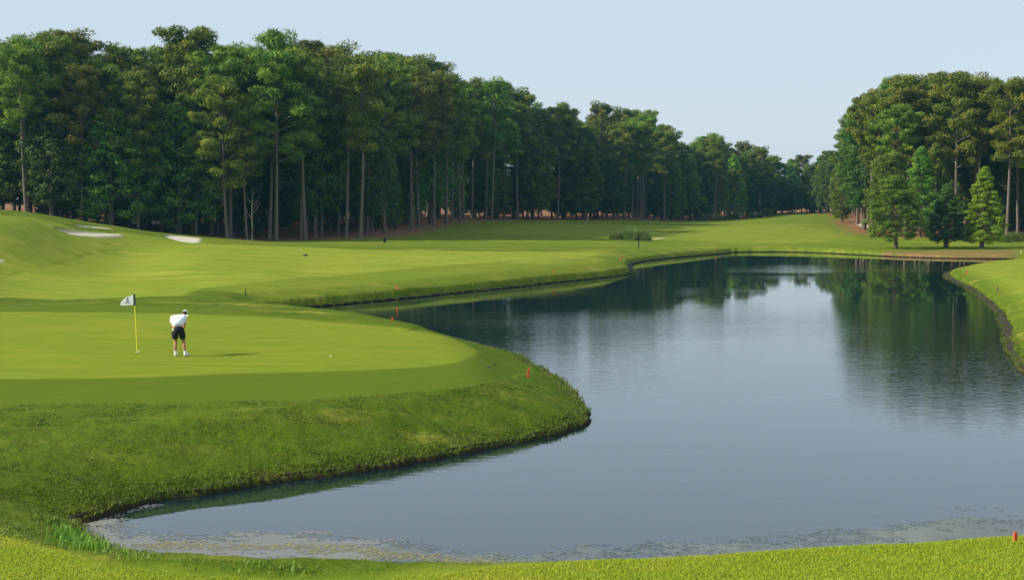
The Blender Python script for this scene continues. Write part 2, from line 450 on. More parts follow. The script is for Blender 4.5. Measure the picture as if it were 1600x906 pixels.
def ground_material():
    m, t, b = new_mat('turf'); N = NT(t)
    pos = N.n('ShaderNodeNewGeometry').outputs['Position']
    z1 = N.n('ShaderNodeSeparateColor'); a1 = N.n('ShaderNodeVertexColor', layer_name='zone'); N.l(a1.outputs[0], z1.inputs[0])
    z2 = N.n('ShaderNodeSeparateColor'); a2 = N.n('ShaderNodeVertexColor', layer_name='zone2'); N.l(a2.outputs[0], z2.inputs[0])
    big = N.noise(pos, .11, 4); mid = N.noise(pos, .6, 4, .6); fine = N.noise(pos, 4.5, 4, .7); vfine = N.noise(pos, 22, 3, .7)
    wav = N.noise(N.mapping(pos, (.35, 1.1, 1), (0, 0, .35)), .9, 4, .6, .4)
    # rough
    rough = N.mix(N.ramp(mid, [(.3, 0), (.72, 1)]), (.080, .135, .006), (.130, .180, .009))
    rough = N.mix(N.ramp(fine, [(.28, 0.0), (.72, 1)]), N.mix(.42, rough, (.045, .105, .010)), rough)
    dry = N.ramp(N.math('MULTIPLY', N.ramp(big, [(.42, 0), (.62, 1)]), N.ramp(wav, [(.5, 0), (.66, 1)])), [(.1, 0), (.9, 1)])
    rough = N.mix(N.math('MULTIPLY', dry, .6), rough, (.25, .22, .04))
    rough = N.mix(N.math('MULTIPLY', N.ramp(N.noise(pos, 11, 3, .7), [(.5, 0), (.62, 1)]), .4), rough, (.17, .20, .02))
    rough = N.mix(N.math('MULTIPLY', N.ramp(vfine, [(.35, 1), (.6, 0)]), .5), rough, (.035, .075, .01))
    # mown turf
    fair = N.mix(N.ramp(wav, [(.3, 0), (.7, 1)]), (.150, .222, .016), (.218, .262, .024))
    fair = N.mix(N.math('MULTIPLY', N.ramp(big, [(.4, 0), (.65, 1)]), .45), fair, (.26, .25, .024))
    strk = N.noise(N.mapping(pos, (.10, .55, 1), (0, 0, -.25)), 1.3, 4, .62, .5)
    fair = N.mix(N.math('MULTIPLY', N.ramp(strk, [(.50, 0), (.66, 1)]), .5), fair, (.33, .29, .045))
    fair = N.mix(N.math('MULTIPLY', N.ramp(strk, [(.32, 1), (.46, 0)]), .35), fair, (.10, .16, .010))
    fair = N.mix(N.math('MULTIPLY', N.ramp(fine, [(.35, 1), (.65, 0)]), .16), fair, (.11, .2, .02))
    apr = N.mix(mid, (.075, .122, .006), (.105, .146, .009))
    apr = N.mix(N.math('MULTIPLY', N.ramp(N.noise(pos, 1.7, 4, .65), [(.45, 0), (.65, 1)]), .45), apr, (.115, .15, .012))
    apr = N.mix(N.math('MULTIPLY', N.ramp(vfine, [(.35, 1), (.65, 0)]), .28), apr, (.07, .14, .014))
    grn = N.mix(N.ramp(wav, [(.3, 0), (.7, 1)]), (.130, .196, .013), (.185, .232, .018))
    grn = N.mix(N.math('MULTIPLY', N.ramp(big, [(.35, 0), (.7, 1)]), .4), grn, (.21, .215, .018))
    gst = N.noise(N.mapping(pos, (.12, .9, 1), (0, 0, .1)), 1.6, 4, .6, .4)
    grn = N.mix(N.math('MULTIPLY', N.ramp(gst, [(.46, 0), (.72, 1)]), .3), grn, (.25, .255, .028))
    grn = N.mix(N.math('MULTIPLY', N.ramp(gst, [(.28, 1), (.50, 0)]), .22), grn, (.10, .165, .010))
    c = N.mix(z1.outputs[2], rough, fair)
    dry2 = N.math('MULTIPLY', N.ramp(N.noise(N.mapping(pos, (.16, .42, 1), (0, 0, -.3)), 1.0, 5, .68, .6), [(.54, 0), (.63, 1)]), N.ramp(N.noise(pos, .05, 2), [(.40, .15), (.58, 1)]))
    c = N.mix(N.math('MULTIPLY', dry2, .6), c, (.36, .32, .055))
    c = N.mix(N.math('MULTIPLY', N.ramp(N.noise(pos, .75, 5, .7), [(.36, 1), (.5, 0)]), .28), c, (.085, .145, .010))
    c = N.mix(z1.outputs[0], c, apr)
    grn = N.mix(N.math('MULTIPLY', N.ramp(N.noise(pos, .9, 5, .7), [(.38, 1), (.54, 0)]), .22), grn, (.10, .17, .012))
    grn = N.mix(N.math('MULTIPLY', N.ramp(N.noise(N.mapping(pos, (.3, .6, 1)), .5, 4, .6), [(.55, 0), (.68, 1)]), .4), grn, (.26, .245, .025))
    c = N.mix(z1.outputs[1], c, grn)
    strawc = N.mix(N.ramp(fine, [(.3, 0), (.7, 1)]), (.18, .078, .042), (.34, .165, .09))
    strawc = N.mix(N.math('MULTIPLY', N.ramp(N.noise(pos, .35, 4), [(.52, 0), (.62, 1)]), .5), strawc, (.07, .1, .02))
    c = N.mix(z2.outputs[2], c, strawc)
    dirt = N.mix(fine, (.02, .015, .009), (.06, .045, .028))
    c = N.mix(z2.outputs[1], c, dirt)
    sand = N.mix(N.ramp(mid, [(.3, 0), (.7, 1)]), (.46, .41, .32), (.60, .54, .43))
    c = N.mix(z2.outputs[0], c, sand)
    N.l(c, b.inputs['Base Color'])
    b.inputs['Roughness'].default_value = .95; b.inputs['Specular IOR Level'].default_value = .03
    b.inputs['Sheen Weight'].default_value = .0
    bp = N.n('ShaderNodeBump'); bp.inputs['Distance'].default_value = .12
    rg = N.math('SUBTRACT', 1.0, N.math('MAXIMUM', N.math('MAXIMUM', z1.outputs[0], z1.outputs[2]), z2.outputs[0]))
    N.l(N.math('ADD', N.math('MULTIPLY', rg, .75), .1), bp.inputs['Strength'])
    hgt = N.math('ADD', N.math('MULTIPLY', fine, .7), N.math('MULTIPLY', vfine, .35))
    N.l(hgt, bp.inputs['Height']); N.l(bp.outputs[0], b.inputs['Normal'])
    return m

def leaf_material(name, dark, light, tip, transl=.25, vary=1.0):
    m, t, b = new_mat(name); N = NT(t)
    geo = N.n('ShaderNodeNewGeometry'); oi = N.n('ShaderNodeObjectInfo'); tc = N.n('ShaderNodeTexCoord')
    isl = geo.outputs['Random Per Island']
    c = N.mix(isl, dark, light)
    cl = N.noise(tc.outputs['Object'], .45, 2)
    c = N.mix(N.ramp(cl, [(.48, 0), (.68, .8)]), c, tip)
    hs = N.n('ShaderNodeHueSaturation'); N.l(c, hs.inputs['Color'])
    N.l(N.math('ADD', N.math('MULTIPLY', oi.outputs['Random'], .075 * vary), .5 - .045 * vary), hs.inputs['Hue'])
    N.l(N.math('ADD', N.math('MULTIPLY', oi.outputs['Random'], .65 * vary), 1 - .32 * vary), hs.inputs['Value'])
    N.l(hs.outputs[0], b.inputs['Base Color'])
    b.inputs['Roughness'].default_value = .6; b.inputs['Specular IOR Level'].default_value = .25
    tr = N.n('ShaderNodeBsdfTranslucent'); N.l(hs.outputs[0], tr.inputs[0])
    mx = N.n('ShaderNodeMixShader'); mx.inputs[0].default_value = transl
    out = t.nodes['Material Output']
    N.l(b.outputs[0], mx.inputs[1]); N.l(tr.outputs[0], mx.inputs[2]); N.l(mx.outputs[0], out.inputs[0])
    return m

def bark_material(name, a, b_, sc=3.0):
    m, t, b = new_mat(name); N = NT(t)
    tc = N.n('ShaderNodeTexCoord').outputs['Object']
    f = N.noise(N.mapping(tc, (4, 4, 1.0)), sc, 4, .7)
    N.l(N.mix(N.ramp(f, [(.3, 0), (.7, 1)]), a, b_), b.inputs['Base Color'])
    b.inputs['Roughness'].default_value = .95; b.inputs['Specular IOR Level'].default_value = .1
    bp = N.n('ShaderNodeBump'); bp.inputs['Distance'].default_value = .05; bp.inputs['Strength'].default_value = .7
    N.l(f, bp.inputs['Height']); N.l(bp.outputs[0], b.inputs['Normal'])
    return m

def water_material():
    m, t, b = new_mat('pond_water'); N = NT(t)
    pos = N.n('ShaderNodeNewGeometry').outputs['Position']
    b.inputs['Base Color'].default_value = (.005, .019, .022, 1)
    b.inputs['Roughness'].default_value = .012
    b.inputs['IOR'].default_value = 1.6
    b.inputs['Specular IOR Level'].default_value = .5
    # patches of breeze: long ripples across the line of sight in places, calm elsewhere
    patch = N.noise(N.mapping(pos, (.018, .05, 1), (0, 0, .15)), 1.0, 3, .5, .3)
    sy_ = N.n('ShaderNodeSeparateXYZ'); N.l(pos, sy_.inputs[0])
    yy = N.math('MULTIPLY', sy_.outputs[1], .01)
    band = N.ramp(yy, [(.38, 0), (.47, 1), (.80, 1), (.98, 0)])        # the breeze reaches the middle of the pond
    pm = N.math('MAXIMUM', N.math('MULTIPLY', N.ramp(patch, [(.34, .35), (.60, 1.0)]), band), N.ramp(patch, [(.50, .05), (.68, .8)]))
    rp = N.noise(N.mapping(pos, (.8, 2.4, 1), (0, 0, .08)), 1.6, 3, .6, .2)
    sw = N.noise(N.mapping(pos, (.25, .6, 1)), .9, 2, .5)
    h = N.math('ADD', N.math('MULTIPLY', N.math('MULTIPLY', rp, pm), .0085), N.math('MULTIPLY', sw, .0016))
    bp = N.n('ShaderNodeBump'); bp.inputs['Distance'].default_value = 1.0; bp.inputs['Strength'].default_value = 1.0
    N.l(h, bp.inputs['Height']); N.l(bp.outputs[0], b.inputs['Normal'])
    return m

M = {}
M['turf'] = ground_material()
M['water'] = water_material()
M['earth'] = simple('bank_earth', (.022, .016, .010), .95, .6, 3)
M['needle'] = leaf_material('pine_needles', (.056, .114, .010), (.175, .245, .020), (.29, .33, .032), .26)
M['leaf_dark'] = leaf_material('dark_leaves', (.030, .075, .011), (.080, .150, .02), (.11, .18, .024), .22)
M['leaf_mid'] = leaf_material('mid_leaves', (.055, .125, .013), (.14, .24, .022), (.20, .29, .03), .28)
M['leaf_light'] = leaf_material('light_leaves', (.10, .20, .015), (.22, .33, .025), (.30, .38, .03), .3)
M['leaf_blue'] = leaf_material('bluish_leaves', (.022, .080, .034), (.05, .14, .05), (.07, .16, .045), .35)
M['cyp_round'] = leaf_material('cypress_leaves_mid', (.06, .13, .012), (.15, .24, .022), (.20, .28, .028), .28, 0)
M['cyp_dark'] = leaf_material('cypress_leaves_dark', (.030, .085, .016), (.075, .16, .028), (.10, .19, .03), .25, 0)
M['cyp_bright'] = leaf_material('cypress_leaves_bright', (.12, .22, .014), (.26, .38, .022), (.34, .44, .03), .35, 0)
M['pine_bark'] = bark_material('pine_bark', (.08, .064, .048), (.25, .205, .165))
M['bark'] = bark_material('grey_bark', (.06, .045, .035), (.20, .16, .125))
M['dead_wood'] = bark_material('dead_wood', (.14, .12, .10), (.26, .23, .19))

# ------------------------------------------------------------------ the setting
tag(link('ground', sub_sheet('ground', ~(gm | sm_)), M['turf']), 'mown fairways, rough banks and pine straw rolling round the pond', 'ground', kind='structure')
tag(link('putting_green', sub_sheet('putting_green', gm), M['turf']), 'smooth pale putting green on the grassy point by the pond', 'putting green', kind='structure')
bl = ['long pale sand bunker high on the left mound', 'thin sliver of sand bunker behind the long one', 'pale sand bunker in front of the trees, right of the long one', 'tiny patch of bunker sand at the left edge of the fairway', 'narrow strip of sand beside the ornamental grass clumps', 'small sand bunker below the far right trees']
for b_, l_ in zip(bunk, bl):
    c = b_.mean(0); m_ = sm_ & (np.hypot(V[i0, 0] - c[0], V[i0, 1] - c[1]) < 16)
    lo, hi = b_.min(0) - 1, b_.max(0) + 1
    m_ &= (V[i0, 0] > lo[0]) & (V[i0, 0] < hi[0]) & (V[i0, 1] > lo[1]) & (V[i0, 1] < hi[1])
    # faces shared by two boxes go to the first
    sm_ = sm_ & ~m_
    if m_.any(): tag(link('sand_bunker', sub_sheet('sand_bunker', m_), M['turf']), l_, 'bunker', 'sand bunkers on the fairways', 'structure')
# water sheet follows the basin (its rim is under the banks)
wp = shore.copy()
me = bpy.data.meshes.new('water'); bm = bmesh.new()
lo, hi = wp.min(0) - 6, wp.max(0) + 6
bm.faces.new([bm.verts.new((x, y, 0)) for x, y in ((lo[0], lo[1]), (hi[0], lo[1]), (hi[0], hi[1]), (lo[0], hi[1]))])
bm.to_mesh(me); bm.free()
tag(link('water', me, M['water']), 'calm dark pond reflecting the trees and pale sky', 'pond', kind='structure')

# earth face of the undercut bank
n = len(shore)
nxt = np.roll(shore, -1, 0); prv = np.roll(shore, 1, 0)
tg = nxt - prv; tg /= np.linalg.norm(tg, axis=1)[:, None]
nrm = np.stack([tg[:, 1], -tg[:, 0]], 1)
tst = shore + nrm * .3
flip = sdf(tst[:, 0], tst[:, 1], shore) > 0        # make nrm point to land
nrm[flip] *= -1
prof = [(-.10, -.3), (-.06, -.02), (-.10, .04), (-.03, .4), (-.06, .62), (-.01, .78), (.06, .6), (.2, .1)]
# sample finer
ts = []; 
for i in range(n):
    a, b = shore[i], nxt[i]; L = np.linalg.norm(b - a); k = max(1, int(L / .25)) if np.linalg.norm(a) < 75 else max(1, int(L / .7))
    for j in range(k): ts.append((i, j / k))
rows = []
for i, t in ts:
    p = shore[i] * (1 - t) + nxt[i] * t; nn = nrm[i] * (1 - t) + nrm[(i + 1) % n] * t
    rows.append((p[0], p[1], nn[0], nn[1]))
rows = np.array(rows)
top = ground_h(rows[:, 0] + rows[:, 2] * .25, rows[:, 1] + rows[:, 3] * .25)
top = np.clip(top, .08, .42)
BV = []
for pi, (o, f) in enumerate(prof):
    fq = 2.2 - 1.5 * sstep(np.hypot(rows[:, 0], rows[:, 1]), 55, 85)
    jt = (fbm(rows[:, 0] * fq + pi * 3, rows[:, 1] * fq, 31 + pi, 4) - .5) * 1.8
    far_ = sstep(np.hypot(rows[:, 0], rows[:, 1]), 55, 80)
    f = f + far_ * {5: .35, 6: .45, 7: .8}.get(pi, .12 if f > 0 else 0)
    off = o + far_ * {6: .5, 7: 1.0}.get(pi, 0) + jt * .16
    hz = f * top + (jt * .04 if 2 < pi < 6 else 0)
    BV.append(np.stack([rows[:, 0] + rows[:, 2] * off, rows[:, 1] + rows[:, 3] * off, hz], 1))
m_ = len(rows); BVv = np.concatenate(BV)
q = np.arange(m_); qn = (q + 1) % m_
BF = np.concatenate([np.stack([q + k * m_, qn + k * m_, qn + (k + 1) * m_, q + (k + 1) * m_], 1) for k in range(len(prof) - 1)])
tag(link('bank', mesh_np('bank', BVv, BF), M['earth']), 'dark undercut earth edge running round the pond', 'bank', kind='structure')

# cart path through the wood
pp = catmull([XY(-60, 214), XY(120, 212), XY(260, 226), XY(330, 232), XY(420, 240), XY(520, 262), XY(600, 300)], False, 8)
PV = []; PF = []
for i, p in enumerate(pp):
    a = pp[max(i - 1, 0)]; b = pp[min(i + 1, len(pp) - 1)]; t = (b - a) / np.linalg.norm(b - a); nn = np.array([-t[1], t[0]])
    for sgn in (-1.2, 1.2):
        qx = p + nn * sgn; PV.append((qx[0], qx[1], gz(*qx) + .06)); 
    for sgn in (1.2, -1.2):
        qx = p + nn * sgn; PV.append((qx[0], qx[1], gz(*qx) - .1))
    if i:
        o = (i - 1) * 4
        for k in range(4): PF.append((o + k, o + (k + 1) % 4, o + 4 + (k + 1) % 4, o + 4 + k))
tag(link('path', mesh_np('path', PV, PF), simple('concrete', (.38, .34, .30), .9, .2, 1)), 'pale cart path winding through the left wood', 'path', kind='structure')

# ------------------------------------------------------------------ trees
def tube(VL, FL, pts, rad, k=6):
    base = len(VL); pts = [Vector(p) for p in pts]
    for i, p in enumerate(pts):
        d = (pts[min(i + 1, len(pts) - 1)] - pts[max(i - 1, 0)])
        if d.length < 1e-6: d = Vector((0, 0, 1))
        d.normalize()
        u = d.cross(Vector((.31, .95, .05))).normalized(); v = d.cross(u)
        for j in range(k):
            a = 2 * math.pi * j / k
            VL.append(tuple(p + (u * math.cos(a) + v * math.sin(a)) * rad[i]))
    for i in range(len(pts) - 1):
        for j in range(k):
            FL.append((base + i * k + j, base + i * k + (j + 1) % k, base + (i + 1) * k + (j + 1) % k, base + (i + 1) * k + j))

def foliage(C, R, m, L, W, up=.35, quad=False, shell=.45, rs=None):
    """small leaf-sized faces filling ellipsoid clumps; C (n,3), R (n,3)"""
    rs = rs or nr
    n = len(C); N_ = n * m
    C = np.repeat(np.asarray(C, float), m, 0); R = np.repeat(np.asarray(R, float), m, 0)
    d = rs.normal(size=(N_, 3)); d /= np.linalg.norm(d, axis=1)[:, None]
    rad = rs.uniform(0, 1, (N_, 1)) ** shell
    p = C + d * R * rad
    nn = d * np.array([1, 1, 1.5]) + np.array([0, 0, up * .6]) + rs.normal(size=(N_, 3)) * .34
    nn /= np.linalg.norm(nn, axis=1)[:, None]
    a = np.cross(nn, rs.normal(size=(N_, 3))) + d * .35; a /= np.linalg.norm(a, axis=1)[:, None] + 1e-6
    s = np.cross(a, nn); s /= np.linalg.norm(s, axis=1)[:, None] + 1e-6
    l = L * rs.uniform(.7, 1.3, (N_, 1)); w = W * rs.uniform(.7, 1.3, (N_, 1))
    if quad:
        Vv = np.stack([p - a * l * .5, p + s * w * .5, p + a * l * .5, p - s * w * .5], 1).reshape(-1, 3)
        return Vv, np.arange(N_ * 4).reshape(-1, 4)
    Vv = np.stack([p - s * w * .5, p + s * w * .5, p + a * l], 1).reshape(-1, 3)
    return Vv, np.arange(N_ * 3).reshape(-1, 3)

def limb_pts(z0, az, L, rise, sag, r, lean=(0, 0)):
    pts = []
    for k in range(5):
        t = k / 4
        pts.append((lean[0] + math.cos(az) * L * t, lean[1] + math.sin(az) * L * t, z0 + rise * L * t + sag * L * math.sin(t * 3.14) + (r.uniform(-.1, .1) if k else 0)))
    return pts

def make_pine(seed, H=22.0, cb=.5, rad=3.6, flat=False, nl=30, arm=False, m=170):
    nl = int(nl * .86)
    r = random.Random(seed); rs = np.random.RandomState(seed)
    VL, FL = [], []
    bx, by = r.uniform(-.5, .5), r.uniform(-.5, .5)
    def tp(t):
        return (bx * math.sin(t * 2.6), by * math.sin(t * 2.1), H * t)
    tube(VL, FL, [(0, 0, -.4)] + [tp(k / 9) for k in range(10)], [.30, .25] + [.205 * (1 - k / 10) ** .75 + .025 for k in range(1, 10)], 8)
    C, R = [], []
    for i in range(nl):
        t = cb + (1 - cb) * ((i + r.uniform(0, .9)) / nl) ** .85
        rel = (t - cb) / (1 - cb)
        prof = (math.sin(math.pi * min(1, (rel * .78 + .16))) ** .7) * (1.0 if not flat else (.5 + .6 * rel))
        L = rad * prof * r.uniform(.62, 1.12) + .4
        az = i * 2.4 + r.uniform(-.5, .5)
        rise = .12 + .75 * rel ** 1.5 + r.uniform(-.1, .15)
        c = tp(min(t, .985))
        pts = limb_pts(c[2], az, L, rise, .08, r, (c[0], c[1]))
        tube(VL, FL, pts, [.085 * (1 - .5 * rel), .07, .055, .04, .02], 4)
        nc = max(2, int(L * 1.15))
        for j in range(nc):
            f = .42 + .62 * (j + r.uniform(.2, .8)) / nc
            k = min(3, int(f * 4)); ff = min(1, f * 4 - k)
            a = np.array(pts[k]); b = np.array(pts[min(k + 1, 4)])
            q = a + (b - a) * ff + np.array([r.uniform(-.5, .5), r.uniform(-.5, .5), r.uniform(.0, .5)])
            s = r.uniform(.5, 1.3)
            C.append(q); R.append((s * 1.05, s * 1.05, s * .62))
    for k in range(5):
        C.append(np.array(tp(1.0)) + np.array([r.uniform(-.9, .9), r.uniform(-.9, .9), r.uniform(-.9, .35)])); s = r.uniform(.6, .85); R.append((s, s, s * .75))
    # dead stubs below the crown
    for k in range(9):
        t = cb - r.uniform(.03, .3) * cb
        c = tp(t); tube(VL, FL, limb_pts(c[2], r.uniform(0, 6.28), r.uniform(.4, 1.8), r.uniform(-.3, .3), .02, r, (c[0], c[1])), [.04, .035, .03, .02, .01], 3)
    if arm:
        c = tp(.62); pts = [(c[0], c[1], c[2]), (c[0] + .4, c[1] - .3, c[2] + .9), (c[0] + 1.1, c[1] - .5, c[2] + 1.35), (c[0] + 1.9, c[1] - .6, c[2] + 1.4)]
        tube(VL, FL, pts, [.12, .1, .08, .04], 5)
    Vf, Ff = foliage(C, R, m, .42, .17, .35, False, .24, rs)
    return mesh_np('pine_trunk', VL, FL, True), mesh_np('pine_crown', Vf, Ff)

def make_broad(seed, H=11.0, cb=.18, rad=3.4, shape='round', nclump=105, m=120, leaf=.30, droop=0.0, tr=.22, clump=(.6, 1.15)):
    r = random.Random(seed); rs = np.random.RandomState(seed)
    VL, FL = [], []
    bx, by = r.uniform(-.25, .25), r.uniform(-.25, .25)
    def tp(t): return (bx * math.sin(t * 3), by * math.sin(t * 2.2), H * t)
    tube(VL, FL, [(0, 0, -.35)] + [tp(k / 7 * .93) for k in range(8)], [tr * 1.6, tr * 1.25] + [tr * (1 - k / 8) ** .8 + .02 for k in range(1, 8)], 8)
    C, R = [], []
    for i in range(nclump):
        rel = (i + r.random()) / nclump
        if shape == 'cone':
            prof = (1 - rel) ** .72 * (1 - .55 * max(0, .12 - rel) / .12) + .05; rel2 = rel
        elif shape == 'dome':
            rel2 = rel ** .9; prof = math.sqrt(max(0.02, 1 - (rel2 * 1.02 - .12) ** 2 / .82)) if rel2 > .12 else .8 + rel2
        else:
            rel2 = rel; prof = math.sin(math.pi * min(1, .14 + rel2 * .82)) ** .6
        az = i * 2.39996 + r.uniform(-.3, .3)
        rr_ = rad * prof * r.uniform(.45, 1.05)
        zz = H * (cb + (1 - cb) * rel2 * .96)
        c = tp(min(.93, zz / H))
        q = np.array([c[0] + math.cos(az) * rr_, c[1] + math.sin(az) * rr_, zz - droop * rr_ + r.uniform(-.2, .2)])
        s = r.uniform(*clump) * (1 - .35 * rel if shape == 'cone' else 1)
        C.append(q); R.append((s, s, s * .62))
        if i % 3 == 0:
            c0 = tp(max(cb * .8, min(.9, zz / H - .05)))
            tube(VL, FL, [c0, tuple((np.array(c0) * .45 + q * .55) + np.array([0, 0, .15])), tuple(q)], [.07 * (1 - rel) + .03, .04, .015], 4)
    Vf, Ff = foliage(C, R, m, leaf, leaf * .62, .1, True, .5, rs)
    return mesh_np('tree_trunk', VL, FL, True), mesh_np('tree_crown', Vf, Ff)

def tree_obj(name, meshes, leafm, barkm, loc, rz, sc, label, cat, group=None):
    root = empty(name, loc, rz); root.scale = sc
    link('trunk', meshes[0], barkm, root); link('crown', meshes[1], leafm, root)
    tag(root, label, cat, group)
    return root

PINES = [('pine', make_pine(101, cb=.42, rad=3.9, nl=36)), ('pine', make_pine(102, cb=.34, rad=4.3, nl=42)), ('pine', make_pine(103, cb=.54, rad=3.5, nl=30, flat=True)),
         ('pine', make_pine(104, cb=.30, rad=4.1, nl=46)), ('pine', make_pine(105, cb=.46, rad=4.5, nl=36, flat=True)), ('pine', make_pine(106, cb=.60, rad=3.3, nl=26))]
BROADS = [make_broad(201), make_broad(202, cb=.12, rad=3.9, nclump=120), make_broad(203, cb=.22, rad=2.9, shape='cone'), make_broad(204, cb=.1, rad=3.2, shape='dome', nclump=110)]
for nme, (tm, cm) in PINES: tm.materials.append(M['pine_bark']); cm.materials.append(M['needle'])
leafs = ['leaf_dark', 'leaf_dark', 'leaf_mid', 'leaf_mid']
for (tm, cm), lf in zip(BROADS, leafs): tm.materials.append(M['bark']); cm.materials.append(M[lf])
BROAD_LT = []
for (tm, cm) in BROADS[2:]:
    c2 = cm.copy(); c2.materials.clear(); c2.materials.append(M['leaf_light']); BROAD_LT.append((tm, c2))

protos = {}
def place(kind, mi, loc, rz, sc, label, group, name):
    key = (kind, mi)
    if key not in protos:
        tm, cm = {'pine': lambda: PINES[mi][1], 'broad': lambda: BROADS[mi], 'light': lambda: BROAD_LT[mi]}[kind]()
        root = empty(name, loc, rz); link('trunk', tm, None, root); link('crown', cm, None, root)
        root.scale = sc; protos[key] = root; o = root
    else:
        o = dup(protos[key], loc, rz, sc)
        o.name = name
    for k in ('group',):
        if k in o.keys(): del o[k]
    tag(o, label, {'pine': 'pine tree', 'broad': 'leafy tree', 'light': 'leafy tree'}[kind], group)
    return o

SKY = [(-300,70),(0,62),(60,44),(130,55),(150,72),(180,72),(200,82),(240,62),(270,66),(330,60),(370,76),(410,62),(470,68),(520,86),(560,92),(620,102),(700,108),(740,126),(770,130),(800,152),(840,148),(880,166),(930,170),(1000,178),(1045,200),(1070,214),(1120,216),(1160,226),(1200,236),(1240,241),(1264,244),(1290,226),(1322,220),(1330,185),(1345,160),(1370,128),(1400,118),(1440,140),(1470,130),(1500,122),(1560,125),(1600,132),(1900,130)]
sx = [a for a, b in SKY]; sy = [b for a, b in SKY]
def cap(x, y, z):
    px = x / y * FP + 800
    return HC + (310 - np.interp(px, sx, sy)) * y / FP - z, px

# pines that stand out one by one in the photograph: (px of the foot, depth, mesh, crown-height factor, label)
KEY = [(42,176,5,.88,'tall pine with a bare curved limb rising behind the left mound'),
       (128,179,0,.80,'pine behind the left end of the long bunker'),
       (216,181,1,.82,'thick dark pine between the two pale bunkers'),
       (306,186,2,.70,'thin pine with bare trunk just right of the right bunker'),
       (355,180,3,.80,'pine with pale trunk and low drooping crown near the right bunker'),
       (386,181,5,.55,'slim pine with short crown beside the dead branched tree'),
       (432,184,0,.9,'slender pine in front of the sunlit gap in the wood'),
       (478,187,4,.93,'pine with a pale trunk right of the sunlit gap'),
       (563,187,2,.92,'tall pine with long pale bare trunk at the corner of the shade'),
       (655,222,2,.9,'leaning pine with thin bare trunk at the bend of the wood'),
       (678,232,5,.93,'straight pine with pale bare trunk on the bend of the wood'),
       (697,240,0,.92,'pine with thick pale trunk at the edge of the red pine straw'),
       (719,255,4,.90,'pine just right of the pine straw tongue'),
       (768,280,5,.98,'pine with a crown that stands clear on top of the left skyline'),
       (975,328,0,.85,'leftmost of three pale bare pine trunks beyond the ornamental grass'),
       (988,330,2,.88,'middle of three pale bare pine trunks beyond the ornamental grass'),
       (1004,330,5,.86,'rightmost of three pale bare pine trunks beyond the ornamental grass'),
       (1117,352,5,.97,'lone pale-trunked pine above the distant shrubs'),
       (1148,360,2,.62,'short pine with rounded top behind the distant round shrub'),
       (1341,292,5,.8,'thin pine at the left tip of the right wood'),
       (1415,226,4,.98,'tallest pine at the left shoulder of the right wood'),
       (1474,222,2,.75,'short-crowned pine rising behind the middle bald cypress'),
       (1493,214,0,.99,'tall straight pine with pale trunk behind the pointed cypress'),
       (1515,222,2,.95,'pine with thin trunk just left of the pointed cypress top'),
       (1531,214,5,.95,'pine rising behind the pointed cypress'),
       (1572,205,4,.97,'pine with pale trunk down to the ground right of the pointed cypress'),
       (1590,216,2,.97,'rightmost tall pine with pale trunk at the edge of the photo')]
cnt = [0, 0]
placed = []
for px, d, mi, f, lab in KEY:
    x, y = XY(px, d); z = gz(x, y)
    hc, _ = cap(x, y, z); h = hc * f
    s = h / 22.6
    place('pine', mi, (x, y, z - .05), rnd.uniform(0, 6.28), (s * (1.0 if h > 14 else 1.15),) * 2 + (s,), lab, None, 'pine_tree'); cnt[0] += 1
    placed.append((x, y))

# the wood: rows behind the edge
eg = catmull(edge_w, False, 10)
seg = [eg[0]]; acc = 0
def walk(line, stepf):
    out = []; i = 0; p = line[0]; want = 0.0
    for a, b in zip(line[:-1], line[1:]):
        L = np.linalg.norm(b - a); t = 0
        while want <= L - t:
            t += want; out.append(a + (b - a) * t / L); want = stepf(np.linalg.norm(out[-1]))
        want -= (L - t)
    return out
REG = [(20,'at the left edge of the photo'),(90,'above the crest of the left mound'),(190,'behind the long left bunker'),(260,'between the two left bunkers'),(330,'behind the right-hand bunker'),(410,'by the dead branched tree'),(480,'at the sunlit gap in the wood'),
       (560,'right of the sunlit gap'),(640,'behind the shaded pine straw'),(720,'at the bend of the wood'),(800,'above the shaded slope past the bend'),(880,'in the middle of the far treeline'),(960,'left of the three far pale trunks'),(1050,'round the three far pale trunks'),
       (1140,'near the lone far pale trunk'),(1220,'behind the far round shrub'),(1290,'beyond the far grassy mound'),(1345,'at the left tip of the right wood'),(1420,'above the rounded cypress'),(1500,'behind the middle cypress'),(1560,'behind the pointed cypress'),(9999,'at the right edge of the photo')]
def reg(px):
    return next(t for a, t in REG if px < a)
def side(px):
    return 'left' if px < 1290 else 'right'
